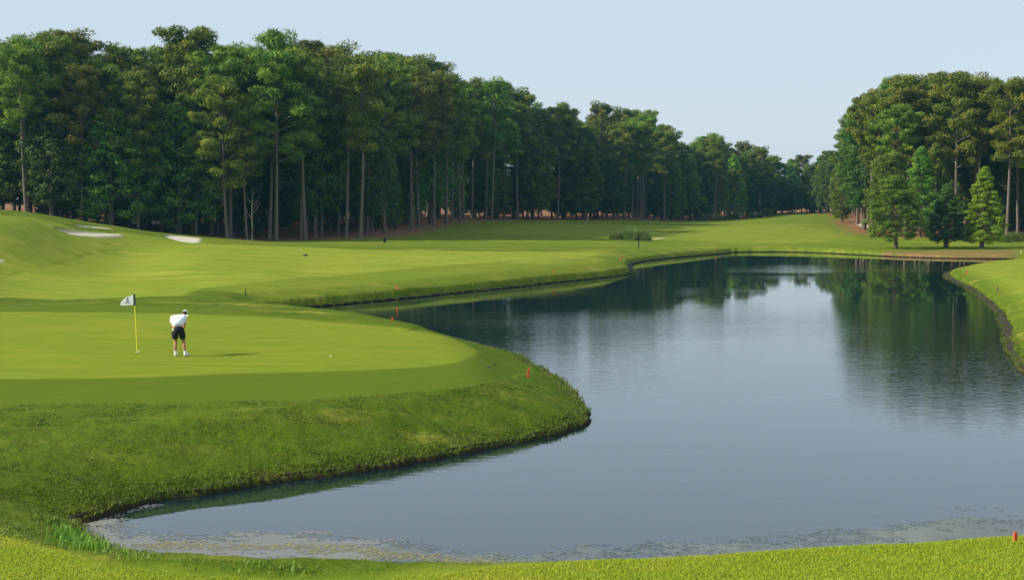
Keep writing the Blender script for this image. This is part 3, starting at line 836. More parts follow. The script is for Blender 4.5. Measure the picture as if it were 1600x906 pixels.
for row, (off, spacing) in enumerate([(1.5, 6.2), (7, 6.0), (13, 6.2), (20, 7.5), (28, 8.5)]):
    pts = walk(catmull(offs(off), False, 10), lambda dd: spacing * (1.0 if dd < 260 else 1.3))
    for p in pts:
        p = p + np.array([rnd.uniform(-1.6, 1.6), rnd.uniform(-1.8, 1.8)])
        if p[1] < 100: continue
        z = gz(*p); hc, px = cap(p[0], p[1], z)
        if px < -110 or px > 1720: continue
        if row < 2 and any((p[0] - a) ** 2 + (p[1] - b) ** 2 < 6 for a, b in placed): continue
        if abs(px - 447) < 13 and row >= 1: continue          # the sunlit gap
        h = min(hc, 27) * (rnd.uniform(.72, .96) if row == 0 else rnd.uniform(.82, 1.025))
        if row >= 3: h = min(h, 24) * .97
        s = h / 22.6
        if h < 7: continue
        bro = rnd.random() < (.20 if px < 1340 else .05) or (px > 1060 and px < 1330 and rnd.random() < .55)
        if bro:
            hh = h * rnd.uniform(.8, 1.0); mi = rnd.choice([0, 1, 2, 3]); s2 = hh / 11.3
            k = 'light' if (1060 < px < 1330 and rnd.random() < .35) else 'broad'
            if k == 'light': mi = rnd.choice([0, 1])
            place(k, mi, (p[0], p[1], z - .05), rnd.uniform(0, 6.28), (s2 * .72, s2 * .72, s2), 'leafy tree among pines ' + reg(px), 'leafy trees among the pines ' + reg(px), 'leafy_tree')
        else:
            mi = rnd.choice([0, 1, 3, 4, 2, 3]) if px < 540 else (rnd.choice([0, 2, 4, 5, 2]) if px < 1340 else rnd.choice([2, 5, 5, 4]))
            place('pine', mi, (p[0], p[1], z - .05), rnd.uniform(0, 6.28), (s * rnd.uniform(.95, 1.2),) * 2 + (s,), ('front row pine ' if row < 1 else ('pine in the second row ' if row < 2 else 'pine deep in the wood ')) + reg(px), ('front row pines ' if row < 1 else ('second row pines ' if row < 2 else 'deeper pines ')) + reg(px), 'pine_tree'); cnt[0] += 1
        placed.append((p[0], p[1]))
# understorey: lower dark leafy trees closing the spaces between the trunks
def under(off, spacing, hr, keep, dsc='dark low leafy tree '):
    for p in walk(catmull(offs(off), False, 10), lambda dd: spacing * (1.0 if dd < 260 else 1.35)):
        p = p + np.array([rnd.uniform(-1.5, 1.5), rnd.uniform(-1.5, 1.5)])
        z = gz(*p); hc, px = cap(p[0], p[1], z)
        if px < -110 or px > 1720 or p[1] < 100 or not keep(px): continue
        if abs(px - 447) < 16: continue
        h = min(rnd.uniform(*hr), hc * .8); s = h / 11.3
        place('broad', rnd.choice([0, 1, 3, 2]), (p[0], p[1], z - .05), rnd.uniform(0, 6.28), (s * 1.05, s * 1.05, s), dsc + reg(px), dsc.strip() + 's ' + reg(px), 'leafy_tree'); cnt[1] += 1
under(4, 7.0, (8, 13.5), lambda px: (60 < px < 345) or (575 < px < 640) or (730 < px < 965) or (1020 < px < 1100) or (1160 < px < 1330) or px < 0)
under(0, 7.5, (10, 16.5), lambda px: px < 338, 'leafy tree with low branches ')
under(16, 6.5, (8, 14), lambda px: True, 'dark understorey tree inside the wood ')
under(34, 7.0, (10, 15), lambda px: True, 'dark tree at the back of the wood ')
print('pines', cnt, 'placed', len(placed))

# tell the countable ones of each stretch apart by their order along the wood
ORD = ['first','second','third','fourth','fifth','sixth','seventh','eighth','ninth','tenth','eleventh','twelfth','thirteenth','fourteenth','fifteenth','sixteenth','seventeenth','eighteenth','nineteenth','twentieth']
byg = {}
for o in list(COL.objects):
    if o.parent is None and 'group' in o.keys() and o['group'].startswith(('front row pines', 'second row pines', 'dark low leafy trees', 'leafy trees')):
        byg.setdefault(o['group'], []).append(o)
for g, L in byg.items():
    if len(L) < 2 or len(L) > 20: continue
    L.sort(key=lambda o: o.location.x / o.location.y)
    for i, o in enumerate(L): o['label'] = o['label'] + ', ' + (ORD[i] + ' from the left' if i < len(L) - 1 else 'the rightmost')

# trees that stand apart
def single(px, d, meshes, leafm, H, h, lab, cat='cypress tree', name='cypress_tree', wf=1.0):
    x, y = XY(px, d); z = gz(x, y); s = h / H
    return tree_obj(name, meshes, M[leafm], M['bark'], (x, y, z - .03), rnd.uniform(0, 6), (s * wf, s * wf, s), lab, cat)
single(1400, 180.5, make_broad(301, H=8.8, cb=.17, rad=3.35, shape='dome', nclump=190, m=190, leaf=.17, droop=.10, clump=(.4, .75)), 'cyp_round', 8.8, 8.9, 'broad rounded cypress, leftmost of three trees on the far shore')
single(1478, 182, make_broad(302, H=7.6, cb=.15, rad=2.35, shape='cone', nclump=150, m=190, leaf=.16, droop=.18, clump=(.38, .68)), 'cyp_dark', 7.6, 7.6, 'dark green cypress, middle of three trees on the far shore', wf=1.12)
single(1534, 180.5, make_broad(303, H=10, cb=.12, rad=2.65, shape='cone', nclump=200, m=190, leaf=.16, droop=.16, clump=(.38, .7)), 'cyp_bright', 10, 9.8, 'bright green pointed cypress, tallest of three trees on the far shore', wf=1.08)
single(1382, 214, make_broad(304, H=14, cb=.1, rad=3.2, shape='round', nclump=150, m=150, leaf=.24), 'leaf_mid', 14, 11.5, 'mid green leafy tree between the rounded cypress and the right wood', 'leafy tree', 'leafy_tree')
single(1438, 208, make_broad(305, H=14, cb=.12, rad=3.4, shape='cone', nclump=150, m=150, leaf=.24), 'leaf_mid', 14, 12.5, 'leafy tree with bright top above the middle cypress', 'leafy tree', 'leafy_tree')
single(1350, 246, make_broad(306, H=14, cb=.2, rad=3.0, shape='round', nclump=150, m=150, leaf=.24), 'leaf_dark', 14, 19.5, 'tall dark leafy tree leaning out at the left end of the right wood', 'leafy tree', 'leafy_tree')
single(1315, 300, make_broad(307, H=14, cb=.1, rad=3.4, shape='round', nclump=120, m=150, leaf=.26), 'leaf_mid', 14, 10, 'rounded leafy tree left of the thin trunks of the right wood', 'leafy tree', 'leafy_tree')
single(912, 322, make_broad(308, H=14, cb=.12, rad=3.2, shape='round', nclump=130, m=150, leaf=.28), 'leaf_mid', 14, 16.5, 'lighter olive green tree in front of the far pines', 'leafy tree', 'leafy_tree')

# dead branched tree
r = random.Random(5); VL, FL = [], []
tube(VL, FL, [(0, 0, -.2), (.05, 0, 1.6), (0, 0, 3.4), (.1, 0, 5.0), (-.05, .1, 6.6)], [.08, .065, .05, .035, .015], 6)
for k in range(7):
    z0 = 2.6 + k * .5 + r.uniform(-.2, .2); sg = r.choice((1, 1, -1)); L = r.uniform(.4, 1.5)
    tube(VL, FL, [(0, 0, z0), (sg * L * .4, r.uniform(-.3, .3), z0 + L * .35), (sg * L * .75, r.uniform(-.5, .5), z0 + L * .9), (sg * L * .8, r.uniform(-.5, .5), z0 + L * 1.5)], [.028, .02, .014, .006], 4)
x, y = XY(394, 178); tag(link('dead_tree', mesh_np('dead_tree', VL, FL, True), M['dead_wood']), 'small leafless grey tree with forked twigs before the left wood', 'dead tree').location = (x, y, gz(x, y))

# ------------------------------------------------------------------ shrubs and clumps
def shrub(px, d, w_, h_, lab, mat='leaf_mid', seed=0, name='shrub', leaf=.16):
    x, y = XY(px, d); z = gz(x, y); r = random.Random(seed); rs = np.random.RandomState(seed)
    C = []; R = []; VL, FL = [], []
    for i in range(26):
        az = r.uniform(0, 6.28); rr_ = w_ * .5 * math.sqrt(r.random()) * .8; zz = h_ * r.uniform(.15, .85) * (1 - .45 * (rr_ / (w_ * .5)) ** 2)
        C.append((math.cos(az) * rr_, math.sin(az) * rr_, zz)); R.append((w_ * .16, w_ * .16, h_ * .16))
    for i in range(6):
        az = i * 1.05; tube(VL, FL, [(0, 0, -.1), (math.cos(az) * w_ * .12, math.sin(az) * w_ * .12, h_ * .3), (math.cos(az) * w_ * .25, math.sin(az) * w_ * .25, h_ * .6)], [.04, .03, .01], 4)
    root = empty(name, (x, y, z)); tag(root, lab, 'shrub', None)
    a, b = foliage(C, R, 130, leaf, leaf * .6, .2, True, .5, rs)
    link('stem', mesh_np('stem', VL, FL), M['bark'], root); link('foliage', mesh_np('foliage', a, b), M[mat], root)
shrub(1150, 335, 5.0, 4.2, 'round green shrub at the foot of the distant wood', 'leaf_mid', 1, leaf=.22)
shrub(1180, 338, 3.2, 1.6, 'low dark shrub just right of the distant round shrub', 'leaf_dark', 2)
shrub(1122, 336, 4.0, 1.5, 'low bush just left of the distant round shrub', 'leaf_mid', 3)
shrub(1101, 336, 2.6, 1.9, 'small pale bush, leftmost below the distant wood', 'leaf_light', 4)
shrub(1200, 345, 4.0, 2.2, 'dark bush left of the far grassy mound', 'leaf_dark', 6)

grassm = leaf_material('long_grass', (.10, .16, .03), (.20, .26, .05), (.24, .25, .07), .3)
lawnm = leaf_material('turf_blades', (.075, .135, .006), (.14, .20, .012), (.19, .21, .016), .3)
nearm = leaf_material('near_blades', (.29, .41, .018), (.37, .47, .026), (.44, .46, .04), .45)
reedm = leaf_material('ornamental_grass', (.10, .15, .03), (.20, .26, .06), (.28, .30, .10), .4)
edgem = leaf_material('edge_grass', (.06, .10, .008), (.12, .165, .014), (.17, .17, .025), .25)
def blades(P3, L, W, lean=.4, rs=nr, tips=True):
    n = len(P3); az = rs.uniform(0, 6.283, n)
    l = L * rs.uniform(.6, 1.3, n); w_ = W * rs.uniform(.7, 1.3, n); ln = lean * rs.uniform(.2, 1.3, n)
    dx, dy = np.cos(az), np.sin(az); sxx, syy = -dy, dx
    b0 = P3 + np.stack([sxx * w_ / 2, syy * w_ / 2, -.02 + 0 * l], 1); b1 = P3 - np.stack([sxx * w_ / 2, syy * w_ / 2, .02 + 0 * l], 1)
    mx = P3 + np.stack([dx * ln * l * .4, dy * ln * l * .4, l * .65], 1)
    m0 = mx + np.stack([sxx * w_ * .38, syy * w_ * .38, 0 * l], 1); m1 = mx - np.stack([sxx * w_ * .38, syy * w_ * .38, 0 * l], 1)
    tp_ = P3 + np.stack([dx * ln * l, dy * ln * l, l * (1 - .2 * ln)], 1)
    t0 = tp_ + np.stack([sxx * w_ * .08, syy * w_ * .08, 0 * l], 1); t1 = tp_ - np.stack([sxx * w_ * .08, syy * w_ * .08, 0 * l], 1)
    Vv = np.stack([b0, b1, m1, m0, t1, t0], 1).reshape(-1, 3)
    k = np.arange(n)[:, None] * 6
    Ff = np.concatenate([k + np.array([[0, 1, 2, 3]]), k + np.array([[3, 2, 4, 5]])])
    return Vv, Ff
def grass_clump(px, py, w_, h_, lab, seed, mat=None, n=700, grp='ornamental grass clumps on the fairway', d=None):
    if d is None: p = hit(px, py)
    else: q = XY(px, d); p = np.array([q[0], q[1], gz(*q)])
    rs = np.random.RandomState(seed)
    a = rs.uniform(0, 6.283, n); rr_ = np.sqrt(rs.uniform(0, 1, n)) * w_ * .3
    base = np.stack([np.cos(a) * rr_, np.sin(a) * rr_, 0 * a], 1)
    Vv, Ff = blades(base, h_ * .9 * (1 - .55 * (rr_ / (w_ * .3)) ** 2), .035, .75, rs)
    o = link('ornamental_grass', mesh_np('ornamental_grass', Vv, Ff), mat or reedm); o.location = p
    tag(o, lab, 'grass clump', grp)
grass_clump(963, 374, 3.0, 1.4, 'leftmost and lowest of the three ornamental grass clumps', 1)
grass_clump(985, 375, 3.8, 1.9, 'middle clump of the three ornamental grass clumps', 2, n=1000)
grass_clump(1006, 376, 3.2, 1.9, 'rightmost of three ornamental grass clumps beside the sand strip', 3)
for i, (px, d, lab) in enumerate([(1568, 196, 'tall yellowish grass clump by the pale pine trunk at right'), (1584, 198, 'middle yellowish grass clump under the right pines'), (1600, 197, 'yellowish grass clump cut by the right edge of the photo')]):
    grass_clump(px, None, 2.6, 1.5, lab, 20 + i, grassm, 700, 'yellowish grass clumps at the right wood', d)

# ------------------------------------------------------------------ turf you can see as blades, near the camera
def scatter(poly_px, dens, maxn=200000):
    pts = np.array([P(a, b, .8)[:2] for a, b in poly_px]); lo, hi = pts.min(0), pts.max(0)
    n = min(maxn, int((hi[0] - lo[0]) * (hi[1] - lo[1]) * dens))
    q = nr.uniform(lo, hi, (n, 2)); q = q[sdf(q[:, 0], q[:, 1], pts) > 0]
    return q
bank_poly = [(-60,634),(400,626),(650,610),(800,590),(860,590),(920,650),(900,690),(700,720),(300,790),(90,840),(-60,830)]
q = scatter(bank_poly, 700, 500000)
s_ = -sdf(q[:, 0], q[:, 1], shore); keep = (s_ > .02) & (poly_mask(q[:, 0], q[:, 1], apron, .1) < .5)
q, s_ = q[keep], s_[keep]
cl = fbm(q[:, 0] * 2.2, q[:, 1] * 2.2, 50, 3); keep = nr.uniform(0, 1, len(q)) < .35 + .65 * sstep(cl, .35, .6); q, s_ = q[keep], s_[keep]
z = ground_h(q[:, 0], q[:, 1], s_)
Vv, Ff = blades(np.column_stack([q, z + .02]), .048, .02, 1.6)
tag(link('grass', mesh_np('grass', Vv, Ff), lawnm), 'tufted rough grass on the bank of the green', 'grass', kind='stuff')
print('bank blades', len(q))
near_poly = [(-60,800),(20,806),(70,826),(130,852),(200,868),(300,880),(520,884),(700,888),(1000,874),(1300,852),(1700,822),(1750,1060),(-140,1060)]
q = scatter(near_poly, 1300, 600000); s_ = -sdf(q[:, 0], q[:, 1], shore); keep = s_ > .02; q, s_ = q[keep], s_[keep]
z = ground_h(q[:, 0], q[:, 1], s_)
Vv, Ff = blades(np.column_stack([q, z + .01]), .035, .014, 1.9)
tag(link('grass', mesh_np('grass', Vv, Ff), nearm), 'short bright grass on the near bank', 'grass', kind='stuff')
print('near blades', len(q))
# fringe of longer grass hanging over the pond's edge
sel = rows[(np.hypot(rows[:, 0], rows[:, 1]) < 140)]
rep = np.repeat(sel, 80, 0); k = nr.uniform(-.14, .5, len(rep)); jx = nr.uniform(-.2, .2, (len(rep), 2))
q = rep[:, :2] + rep[:, 2:] * k[:, None] + jx * .6; keep = fbm(q[:, 0] * .8, q[:, 1] * .8, 77, 3) > .33; q = q[keep]
q2 = (rep[:, :2] + rep[:, 2:] * np.maximum(k, .12)[:, None])[keep]
z = np.maximum(ground_h(q2[:, 0], q2[:, 1]), .08)
Vv, Ff = blades(np.column_stack([q, z - nr.uniform(0, .05, len(q))]), .075, .02, 1.7)
tag(link('grass', mesh_np('grass', Vv, Ff), edgem), 'ragged longer grass fringing the water edge', 'grass', kind='stuff')

weedm = leaf_material('water_weeds', (.09, .18, .015), (.18, .29, .03), (.22, .31, .04), .35)
def weeds(lab, L, h_, dens, seed):
    rs = np.random.RandomState(seed); P3 = []
    for px, py, w_ in L:
        c = hit(px, py); n = int(dens * w_)
        a = rs.normal(size=(n, 2)) * np.array([w_ * .5, .22]); q = c[:2] + a
        P3.append(np.column_stack([q, np.maximum(ground_h(q[:, 0], q[:, 1]), -.02)]))
    P3 = np.concatenate(P3); Vv, Ff = blades(P3, h_, .03, .5, rs)
    tag(link('water_weeds', mesh_np('water_weeds', Vv, Ff), weedm), lab, 'weeds', 'tall weeds along the near shore', 'stuff')
weeds('tall bright green weeds at the near left corner of the pond', [(105,842,.35),(125,854,.4),(142,862,.35)], .22, 450, 1)
weeds('small weeds on the dark corner below the long bank', [(65,816,.3),(90,822,.3)], .14, 300, 2)
weeds('row of low weeds along the near water edge', [(175,868,.4),(200,872,.3),(225,876,.3),(305,882,.25),(390,889,.5),(450,893,.5)], .11, 260, 3)

# ------------------------------------------------------------------ floating weed and scum
scum_poly = np.array([P(a, b)[:2] for a, b in [(104,823),(170,800),(215,787),(235,787),(200,800),(178,822),(200,835),(300,838),(420,835),(520,838),(620,846),(700,854),(850,855),(960,857),(1020,847),(1100,838),(1160,832),(1230,836),(1330,824),(1400,815),(1500,803),(1560,808),(1660,806),(1900,800),(1900,860),(1600,885),(1200,906),(850,915),(500,897),(300,890),(160,872),(100,830)]])
lo, hi = scum_poly.min(0), scum_poly.max(0)
st = .04
gx, gy = np.meshgrid(np.arange(lo[0], min(hi[0], 12.5), st), np.arange(lo[1], hi[1], st))
ss = sdf(gx, gy, scum_poly)
band = fbm(gx * .35 + 3, gy * .9, 90, 4); det = fbm(gx * 3.0, gy * 4.2, 95, 4)
jit = (fbm(gx * .8, gy * 1.2, 99, 4) - .5) * 2.6
dn = sstep(ss + jit * (.35 + .65 * sstep(gx, -7, -2)), -.15, .6) * .95
left = sstep(-gx, 0, 6)
spk = hsh(np.arange(gx.size).reshape(gx.shape), np.zeros(gx.shape), 12)
val = det * .6 + spk * .4 + (dn - .5) * .42 + left * .06 * dn + (band - .5) * .35
km = (ss + jit * np.where(gx < -3, .3, 1.0) > -.2) & (val > .53 - .09 * sstep(-gx, 1.5, 4))
def patch_sheet(name, mask, z0, mat, lab):
    ii, jj = np.where(mask[:-1, :-1]); W_ = gx.shape[1]
    idx = ii * W_ + jj
    f = np.stack([idx, idx + 1, idx + 1 + W_, idx + W_], 1)
    u, inv = np.unique(f, return_inverse=True)
    X, Y = gx.ravel()[u], gy.ravel()[u]
    zz = z0 + .003 * vnoise(X * 9, Y * 9, 3)
    X = X + (vnoise(X * 31, Y * 29, 4) - .5) * .05; Y = Y + (vnoise(X * 27, Y * 33, 5) - .5) * .05
    tag(link(name, mesh_np(name, np.stack([X, Y, zz], 1), inv.reshape(f.shape)), mat), lab, 'pond weed', kind='stuff')
def split(m): return m & (gx < -2.2 + (band - .5) * 4), m & ~(gx < -2.2 + (band - .5) * 4)
wm = leaf_material('pond_weed_mat', (.04, .055, .045), (.155, .165, .14), (.13, .14, .09), .0)
for nd in wm.node_tree.nodes:
    if nd.type == 'BSDF_PRINCIPLED': nd.inputs['Roughness'].default_value = .35; nd.inputs['Specular IOR Level'].default_value = .5
kl, kr = split(km)
patch_sheet('pond_weed', kr, .002, wm, 'grey green floating weed along the near shore at centre and right')
gm2 = leaf_material('grey_scum', (.10, .11, .10), (.27, .28, .27), (.20, .21, .17), .0)
patch_sheet('pond_scum', kl, .002, gm2, 'pale grey scum filling the near left corner of the pond')
ym = simple('yellow_scum', (.20, .19, .095), .7, .35, 5)
yl = P(200, 850)[:2]
cen = catmull([P(a, b)[:2] for a, b in [(250,850),(330,853),(420,855),(480,858),(560,860),(620,866),(690,872),(760,880),(800,884),(830,892)]], False, 4)
cen = np.array(cen); dmin = np.full(gx.shape, 1e9)
for a, b in zip(cen[:-1], cen[1:]):
    e = b - a; t = np.clip(((gx - a[0]) * e[0] + (gy - a[1]) * e[1]) / (e @ e), 0, 1)
    dmin = np.minimum(dmin, np.hypot(gx - a[0] - t * e[0], (gy - a[1] - t * e[1])))
ymk = (dmin + (det - .5) * .9 + (band - .5) * .5 < .24) & (ss > 0) & (spk < .5)
patch_sheet('pond_scum', ymk, .008, ym, 'yellow green streak of scum in the near shallows')

# ------------------------------------------------------------------ golf things
red = simple('red_paint', (.62, .09, .035), .6, .25, 20)
darkp = simple('dark_paint', (.02, .03, .022), .6)
whitep = simple('white_paint', (.8, .8, .78), .5)
yellowp = simple('yellow_paint', (.80, .70, .06), .4)
def stake(px, py, lab, h=.42, w_=.075, mat=red, lean=0.0, p=None):
    p = hit(px, py) if p is None else p
    bm = bmesh.new()
    hw = w_ / 2
    vs = [bm.verts.new((sx_ * hw, sy_ * hw * .6, z_)) for z_ in (-.15, h - .03) for sx_, sy_ in ((-1, -1), (1, -1), (1, 1), (-1, 1))]
    tpv = [bm.verts.new((sx_ * hw * .6 , sy_ * hw * .35, h + .0)) for sx_, sy_ in ((-1, -1), (1, -1), (1, 1), (-1, 1))]
    vs += tpv
    for k in (0, 4):
        for j in range(4): bm.faces.new((vs[k + j], vs[k + (j + 1) % 4], vs[k + 4 + (j + 1) % 4], vs[k + 4 + j]))
    bm.faces.new(vs[8:]); bm.faces.new(vs[:4][::-1])
    me = bpy.data.meshes.new('stake'); bm.to_mesh(me); bm.free()
    o = link('hazard_stake', me, mat); o.location = p; o.rotation_euler = (rnd.uniform(-.05, .05), lean, rnd.uniform(-.4, .4))
    tag(o, lab, 'stake', 'hazard stakes round the pond')
stake(825, 591, 'red hazard stake on the near point of the green', .34, .07, lean=.09)
stake(613, 505, 'red hazard stake behind the back edge of the green', .26, .07)
stake(620, 453, 'red hazard stake on the opposite bank left of the pond', .34, .09)
stake(866, 428, 'red hazard stake on the opposite bank at its middle', .32, .09)
stake(970, 408, 'leaning red hazard stake near the sharp bend of the shore', .38, .1, lean=.12)
stake(1119, 391, 'red hazard stake at the tip of the far promontory', .3, .09)
stake(1586, 846.5, 'red hazard stake on the near bank at the right edge', .17, .055)
stake(1511, 429, 'red hazard stake near the tip of the right bank', .3, .08)
stake(1558, 456, 'brownish hazard stake on the right bank slope', .34, .08, simple('brown_paint', (.20, .10, .04), .7), lean=.1)
stake(1595, 397, 'small pale stake by the water at the right edge of the far shore', .35, .08, simple('pale_stake', (.5, .45, .3), .7))
stake(384, 464, 'thin dark stake by the hidden inlet of the pond', .45, .05, darkp)
stake(998, 388, 'tall dark marker post on the sunlit point', .8, .13, darkp)
stake(601, 374, 'dark stub of a post in the shade of the left wood', .6, .3, darkp, p=np.array([*XY(601, 176), gz(*XY(601, 176))]))
stake(918, 342, 'pale post at the foot of the far pines', 1.3, 0.22, simple('weathered_post', (.4, .38, .34), .8), p=np.array([*XY(918, 308), gz(*XY(918, 308))]))

def disc(name, px, py, rad, h, mat, lab, cat):
    p = hit(px, py); bm = bmesh.new()
    bmesh.ops.create_cone(bm, cap_ends=True, segments=20, radius1=rad, radius2=rad * .85, depth=h)
    me = bpy.data.meshes.new(name); bm.to_mesh(me); bm.free(); o = link(name, me, mat); o.location = p + np.array([0, 0, h * .35])
    tag(o, lab, cat); return o
disc('drain_cover', 477, 400, .2, .16, darkp, 'small dark drain cover out on the fairway', 'drain cover')
disc('sprinkler_head', 771, 570, .09, .03, darkp, 'dark sprinkler head on the apron, right one of two', 'sprinkler')
disc('sprinkler_head', 763, 573, .08, .03, darkp, 'dark sprinkler head on the apron, left one of two', 'sprinkler')

def ball(px, py, lab, mat):
    p = hit(px, py); bm = bmesh.new(); bmesh.ops.create_icosphere(bm, subdivisions=3, radius=.026)
    me = bpy.data.meshes.new('golf_ball'); bm.to_mesh(me); bm.free(); o = link('golf_ball', me, mat); o.location = p + np.array([0, 0, .028])
    me.polygons.foreach_set('use_smooth', np.ones(len(me.polygons), dtype=bool)); tag(o, lab, 'golf ball')
ball(217.5, 550, 'yellowish golf ball beside the foot of the flagstick', simple('yellow_ball', (.8, .78, .45), .3))
ball(516.5, 558, 'white golf ball alone in the middle of the green', simple('white_ball', (.85, .85, .85), .3))
# cup, sunk at the flagstick's foot
fp = hit(214.5, 550.5)
bm = bmesh.new(); 
ring = []
for z_, r_ in ((.012, .060), (.012, .054), (-.1, .054)):
    ring.append([bm.verts.new((math.cos(a) * r_, math.sin(a) * r_, z_)) for a in np.linspace(0, 2 * math.pi, 20, endpoint=False)])
for a, b in ((0, 1), (1, 2)):
    for j in range(20): bm.faces.new((ring[a][j], ring[a][(j + 1) % 20], ring[b][(j + 1) % 20], ring[b][j]))
me = bpy.data.meshes.new('golf_hole'); bm.to_mesh(me); bm.free(); o = link('golf_hole', me, whitep); o.location = fp; tag(o, 'white rimmed hole in the green around the flagstick', 'golf hole')

# flagstick with flag
fs = empty('flagstick', tuple(fp)); tag(fs, 'yellow flagstick with white pennant and dark sleeve on the green', 'flagstick')
PXM = FP / fp[1]
H_ = 91.5 / PXM
leanx = -3.6 / PXM
VL, FL = [], []; tube(VL, FL, [(0, 0, 0), (leanx * .5, 0, H_ * .5), (leanx, 0, H_)], [.016, .015, .013], 8)
link('pole', mesh_np('pole', VL, FL, True), yellowp, fs)
def px2l(px, py): return ((px - 214.5) / PXM, (550.5 - py) / PXM)
out_ = [(209.6,460.2),(205,461.3),(199.5,463.6),(194.5,466.6),(191,470.2),(189,474.2),(189.4,476.4),(194,476.6),(200,476.4),(205,476.0),(209.8,475.6)]
def sheet(name, poly, mat, parent, th=.008, wave=0.0, y0=0.0):
    bm = bmesh.new(); n_ = len(poly)
    f = [bm.verts.new((x_, y0 + wave * math.sin(x_ * 14) - th / 2, z_)) for x_, z_ in poly]
    b_ = [bm.verts.new((x_, y0 + wave * math.sin(x_ * 14) + th / 2, z_)) for x_, z_ in poly]
    bm.faces.new(f); bm.faces.new(b_[::-1])
    for i in range(n_): bm.faces.new((f[i], b_[i], b_[(i + 1) % n_], f[(i + 1) % n_]))
    bmesh.ops.recalc_face_normals(bm, faces=bm.faces)
    me = bpy.data.meshes.new(name); bm.to_mesh(me); bm.free(); return link(name, me, mat, parent)
cloth = simple('flag_cloth', (.82, .83, .82), .8, .05, 4)
fl = sheet('flag', [px2l(*a) for a in out_], cloth, fs)
sheet('flag_sleeve', [px2l(*a) for a in [(209.7,459.0),(212.3,458.7),(212.9,476.6),(210.0,476.8)]], simple('sleeve', (.02, .045, .04), .8), fs, .05)
em = simple('emblem_ink', (.10, .12, .14), .8)
ea, eb = [], []
def bits(name, polys, y0):
    bm = bmesh.new()
    for pl in polys:
        pts = [px2l(*a) for a in pl]; f = [bm.verts.new((x_, y0, z_)) for x_, z_ in pts]; b_ = [bm.verts.new((x_, y0 + .003, z_)) for x_, z_ in pts]
        bm.faces.new(f); bm.faces.new(b_[::-1])
        for i in range(len(pts)): bm.faces.new((f[i], b_[i], b_[(i + 1) % len(pts)], f[(i + 1) % len(pts)]))
    me = bpy.data.meshes.new(name); bm.to_mesh(me); bm.free(); return link(name, me, em, fl)
bits('emblem', [[(199.6,465.3),(200.6,464.0),(201.4,465.2),(202.0,466.8),(200.9,466.4),(199.2,466.9)], [(198.6,467.6),(200.3,467.0),(200.3,470.2),(199.0,469.6)], [(200.8,467.1),(202.3,467.7),(201.9,469.7),(200.8,470.3)]], -.0085)
bits('lettering', [[(x_, 471.4), (x_ + .95, 471.3), (x_ + .95, 472.9), (x_, 473.0)] for x_ in (196.2, 197.5, 198.8, 200.4, 201.7, 203.0)], -.0085)

# ------------------------------------------------------------------ golfer
GP = hit(283, 556)
G = empty('person', tuple(GP)); tag(G, 'golfer seen from behind bending over a putt, white shirt, black shorts and white cap', 'person')
G.scale = (1.0, 1.0, 1.0)
skin = simple('skin', (.42, .20, .11), .6, .1, 8)
shirtm = simple('white_shirt', (.82, .83, .86), .85, .04, 6)
blackm = simple('black_cloth', (.012, .013, .017), .85, .3, 6)
def skinned(name, verts, edges, radii, mat, parent, sub=2, root=0):
    me = bpy.data.meshes.new(name); me.from_pydata(verts, edges, []); me.update()
    o = link(name, me, mat, parent)
    sk = o.modifiers.new('skin', 'SKIN'); sk.use_smooth_shade = True
    for i, r_ in enumerate(radii):
        v = me.skin_vertices[0].data[i]; v.radius = r_ if isinstance(r_, tuple) else (r_, r_); v.use_root = (i == root)
    ss_ = o.modifiers.new('sub', 'SUBSURF'); ss_.levels = sub; ss_.render_levels = sub
    return o
# joints (x right, y away from the camera, z up); he faces away and stoops
J = dict(pel=(-.09,-.06,.93), hipL=(-.19,-.03,.86), hipR=(.02,-.03,.86), kneeL=(-.185,.05,.47), kneeR=(.085,.05,.47), ankL=(-.175,-.03,.09), ankR=(.14,-.03,.09), toeL=(-.19,.16,.04), toeR=(.20,.15,.04),
         wai=(-.12,.10,1.05), che=(-.14,.30,1.19), neck=(-.06,.46,1.27), hb=(-.01,.50,1.29), ht=(.02,.55,1.35),
         shL=(-.33,.34,1.20), shR=(.02,.44,1.22), elL=(-.37,.38,.95), elR=(-.0,.60,.95), wrL=(-.20,.52,.74), wrR=(-.09,.58,.72))
names = list(J); V_ = [J[k] for k in names]; ix = {k: i for i, k in enumerate(names)}
E_ = [('pel','hipL'),('pel','hipR'),('hipL','kneeL'),('kneeL','ankL'),('ankL','toeL'),('hipR','kneeR'),('kneeR','ankR'),('ankR','toeR'),('pel','wai'),('wai','che'),('che','neck'),('neck','hb'),('hb','ht'),('che','shL'),('che','shR'),('shL','elL'),('elL','wrL'),('shR','elR'),('elR','wrR')]
rad_ = dict(pel=.13, hipL=.095, hipR=.095, kneeL=.058, kneeR=.058, ankL=.038, ankR=.038, toeL=.035, toeR=.035, wai=.135, che=.15, neck=.06, hb=.075, ht=.085, shL=.065, shR=.065, elL=.042, elR=.042, wrL=.028, wrR=.028)
R_ = [rad_[k] for k in names]
# calves
def addv(nm, p, r_): names.append(nm); V_.append(p); ix[nm] = len(V_) - 1; R_.append(r_)
addv('cfL', (-.185,-.005,.33), .06); addv('cfR', (.105,-.005,.33), .06)
E_ = [e for e in E_ if e not in (('kneeL','ankL'),('kneeR','ankR'))] + [('kneeL','cfL'),('cfL','ankL'),('kneeR','cfR'),('cfR','ankR')]
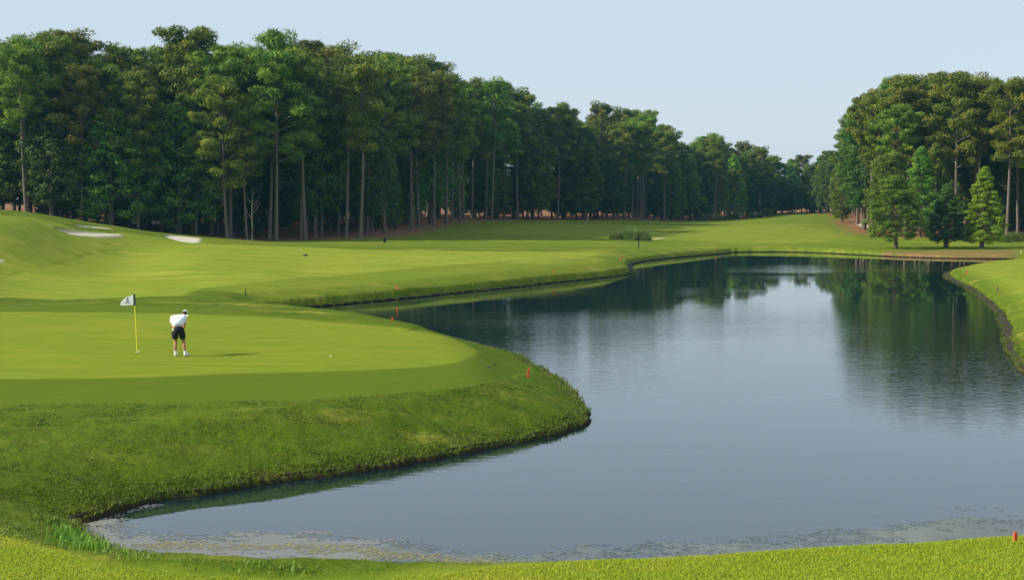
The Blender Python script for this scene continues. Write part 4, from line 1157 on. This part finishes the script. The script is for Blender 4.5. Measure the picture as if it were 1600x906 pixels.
# palms and five fingers a hand, curled round the grip
for sd, wx in (('L', J['wrL']), ('R', J['wrR'])):
    sg = 1 if sd == 'L' else -1
    pal = (wx[0] + .035 * sg, wx[1] + .02, wx[2] - .06); addv('palm' + sd, pal, .026); E_.append(('wr' + sd, 'palm' + sd))
    for f in range(4):
        k0 = (pal[0] + .01 * sg, pal[1] + .03 - .017 * f * .6, pal[2] - .012 - .017 * f); k1 = (k0[0] + .028 * sg, k0[1] + .018, k0[2] - .008); k2 = (k1[0] + .014 * sg, k1[1] - .02, k1[2] - .004)
        addv('f%s%da' % (sd, f), k0, .009); addv('f%s%db' % (sd, f), k1, .0085); addv('f%s%dc' % (sd, f), k2, .0075)
        E_ += [('palm' + sd, 'f%s%da' % (sd, f)), ('f%s%da' % (sd, f), 'f%s%db' % (sd, f)), ('f%s%db' % (sd, f), 'f%s%dc' % (sd, f))]
    t0 = (pal[0] + .012 * sg, pal[1] - .024, pal[2] + .012); t1 = (t0[0] + .02 * sg, t0[1] - .006, t0[2] - .03)
    addv('t%sa' % sd, t0, .011); addv('t%sb' % sd, t1, .0085); E_ += [('palm' + sd, 't%sa' % sd), ('t%sa' % sd, 't%sb' % sd)]
body = skinned('body', V_, [(ix[a], ix[b]) for a, b in E_], R_, skin, G, 2, 0)
# head: ears, nose (face looks down at the ball)
hd = Vector(J['ht'])
bm = bmesh.new(); bmesh.ops.create_uvsphere(bm, u_segments=24, v_segments=16, radius=1.0)
for v in bm.verts:
    x_, y_, z_ = v.co; jaw = max(0, -z_)
    v.co = Vector((x_ * (.078 - .018 * jaw), y_ * .098 + (.02 * jaw if y_ > 0 else -.02 * jaw * 0), z_ * .118))
    if y_ > .93 and abs(z_ + .1) < .3: v.co.y += .02
rot = Matrix.Rotation(math.radians(-58), 4, 'X')
bmesh.ops.transform(bm, matrix=Matrix.Translation(hd + Vector((0, .01, -.02))) @ Matrix.Rotation(math.radians(-12), 4, 'Z') @ rot, verts=bm.verts)
for sg in (-1, 1):
    r2 = bmesh.ops.create_icosphere(bm, subdivisions=2, radius=1.0)
    bmesh.ops.scale(bm, vec=(.012, .02, .032), verts=r2['verts']); bmesh.ops.translate(bm, vec=hd + Vector((sg * .08, .0, -.03)), verts=r2['verts'])
me = bpy.data.meshes.new('head'); bm.to_mesh(me); bm.free(); me.polygons.foreach_set('use_smooth', np.ones(len(me.polygons), dtype=bool)); head = link('head', me, skin, G)
hm = Matrix.Translation(hd + Vector((0, .0, .0))) @ Matrix.Rotation(math.radians(-12), 4, 'Z') @ rot
def lobe(name, mat, sc, cut, shift=(0, 0, 0), brim=False):
    bm = bmesh.new(); bmesh.ops.create_uvsphere(bm, u_segments=24, v_segments=16, radius=1.0)
    bmesh.ops.delete(bm, geom=[v for v in bm.verts if cut(v.co)], context='VERTS')
    for v in bm.verts: v.co = Vector((v.co.x * sc[0] + shift[0], v.co.y * sc[1] + shift[1], v.co.z * sc[2] + shift[2]))
    if brim:
        bv = [bm.verts.new((math.sin(a) * .075, .075 + math.cos(a) * .085 * (1 if j else 0), .035 - (.01 if j else 0))) for j in (0, 1) for a in np.linspace(-1.4, 1.4, 9)]
        for i in range(8): bm.faces.new((bv[i], bv[i + 1], bv[9 + i + 1], bv[9 + i]))
    bmesh.ops.solidify(bm, geom=bm.faces[:], thickness=.006)
    bmesh.ops.transform(bm, matrix=hm, verts=bm.verts)
    me = bpy.data.meshes.new(name); bm.to_mesh(me); bm.free(); me.polygons.foreach_set('use_smooth', np.ones(len(me.polygons), dtype=bool)); return link(name, me, mat, G)
lobe('cap', simple('white_cap', (.8, .8, .8), .8), (.094, .112, .128), lambda c: c.z < -.05, brim=True)
lobe('hair', simple('dark_hair', (.02, .014, .01), .7), (.084, .103, .116), lambda c: c.z > .22 or c.z < -.6 or c.y > .3)
# shirt: torso and short sleeves, open at the hem
skinned('shirt', [(-.09,-.05,.93),(-.12,.09,1.06),(-.15,.27,1.19),(-.08,.40,1.25),(-.32,.33,1.20),(-.375,.36,1.03),(.02,.43,1.21),(.02,.53,1.08)],
        [(0,1),(1,2),(2,3),(2,4),(4,5),(2,6),(6,7)], [(.185,.175),(.205,.185),(.235,.175),(.11,.10),.12,.095,.12,.09], shirtm, G, 2, 2)
skinned('shorts', [(-.09,-.06,1.02),(-.09,-.065,.90),(-.19,-.035,.82),(-.185,.02,.53),(.02,-.035,.82),(.07,.02,.53)], [(0,1),(1,2),(2,3),(1,4),(4,5)], [(.172,.16),(.17,.165),.128,.108,.128,.108], blackm, G, 2, 1)
def blob(name, loc, sc, mat, rot=0):
    bm = bmesh.new(); bmesh.ops.create_uvsphere(bm, u_segments=16, v_segments=10, radius=1.0)
    for v in bm.verts:
        if v.co.z < -.3: v.co.z = -.3 - (v.co.z + .3) * .05
        v.co = Vector((v.co.x * sc[0] * (1 - .15 * max(0, -v.co.y)), v.co.y * sc[1], v.co.z * sc[2]))
    bmesh.ops.transform(bm, matrix=Matrix.Translation(loc) @ Matrix.Rotation(rot, 4, 'Z'), verts=bm.verts)
    me = bpy.data.meshes.new(name); bm.to_mesh(me); bm.free(); me.polygons.foreach_set('use_smooth', np.ones(len(me.polygons), dtype=bool)); return link(name, me, mat, G)
for sg, a, tt, rz in (('L', J['ankL'], J['toeL'], .1), ('R', J['ankR'], J['toeR'], -.35)):
    mid = (Vector(a) + Vector(tt)) / 2; mid.z = .028
    sh = blob('shoe', mid, (.055, .15, .07), simple('shoe_white', (.75, .75, .75), .5), rz)
    so = blob('sole', Vector((mid.x, mid.y, .008)), (.058, .153, .025), darkp, rz)
    VL, FL = [], []; tube(VL, FL, [(a[0], a[1], .05), (a[0], a[1], .10), (a[0] * .99, a[1] + .004, .17)], [.047, .046, .048], 12)
    link('sock', mesh_np('sock', VL, FL, True), whitep, G)
# white glove tucked in the back left pocket
bm = bmesh.new(); bmesh.ops.create_cube(bm, size=1.0); bmesh.ops.scale(bm, vec=(.07, .03, .08), verts=bm.verts); bmesh.ops.bevel(bm, geom=bm.edges[:], offset=.012, segments=2, affect='EDGES')
bmesh.ops.translate(bm, vec=(-.205, -.235, .875), verts=bm.verts)
me = bpy.data.meshes.new('glove'); bm.to_mesh(me); bm.free(); o = link('glove', me, whitep); o.location = GP; tag(o, 'white golf glove tucked in the back pocket of black shorts', 'glove')
# putter in his hands
VL, FL = [], []
gt = Vector((-.10, .62, .82)); hb = Vector((-.16, .74, .03))
pt = empty('putter', tuple(GP)); tag(pt, 'slim putter held in front of the bending golfer', 'golf club')
tube(VL, FL, [gt + (hb - gt) * .28, hb], [.007, .006], 6); link('shaft', mesh_np('shaft', VL, FL, True), simple('steel', (.6, .6, .62), .25, metal=1), pt)
VL, FL = [], []; tube(VL, FL, [gt, gt + (hb - gt) * .3], [.014, .012], 8); link('grip', mesh_np('grip', VL, FL, True), darkp, pt)
bm = bmesh.new(); bmesh.ops.create_cube(bm, size=1.0); bmesh.ops.scale(bm, vec=(.035, .12, .03), verts=bm.verts); bmesh.ops.bevel(bm, geom=bm.edges[:], offset=.007, segments=2, affect='EDGES'); bmesh.ops.translate(bm, vec=hb + Vector((0, .03, 0)), verts=bm.verts)
me = bpy.data.meshes.new('putter_head'); bm.to_mesh(me); bm.free(); link('club_head', me, simple('steel_head', (.4, .4, .42), .3, metal=1), pt)

# ------------------------------------------------------------------ haze
if HAZE > 0:
    bm = bmesh.new(); bmesh.ops.create_cube(bm, size=1.0)
    bmesh.ops.scale(bm, vec=(4200, 4200, 42), verts=bm.verts); bmesh.ops.translate(bm, vec=(0, 0, 15), verts=bm.verts)
    me = bpy.data.meshes.new('haze'); bm.to_mesh(me); bm.free()
    hzm = bpy.data.materials.new('haze'); hzm.use_nodes = True; t = hzm.node_tree; t.nodes.remove(t.nodes['Principled BSDF'])
    pv = t.nodes.new('ShaderNodeVolumePrincipled'); pv.inputs['Density'].default_value = HAZE; pv.inputs['Color'].default_value = (.22, .72, 1.0, 1)
    pv.inputs['Anisotropy'].default_value = .2
    t.links.new(pv.outputs[0], t.nodes['Material Output'].inputs['Volume'])
    tag(link('haze', me, hzm), 'thin summer haze in the air over the pond and woods', 'haze', kind='stuff')
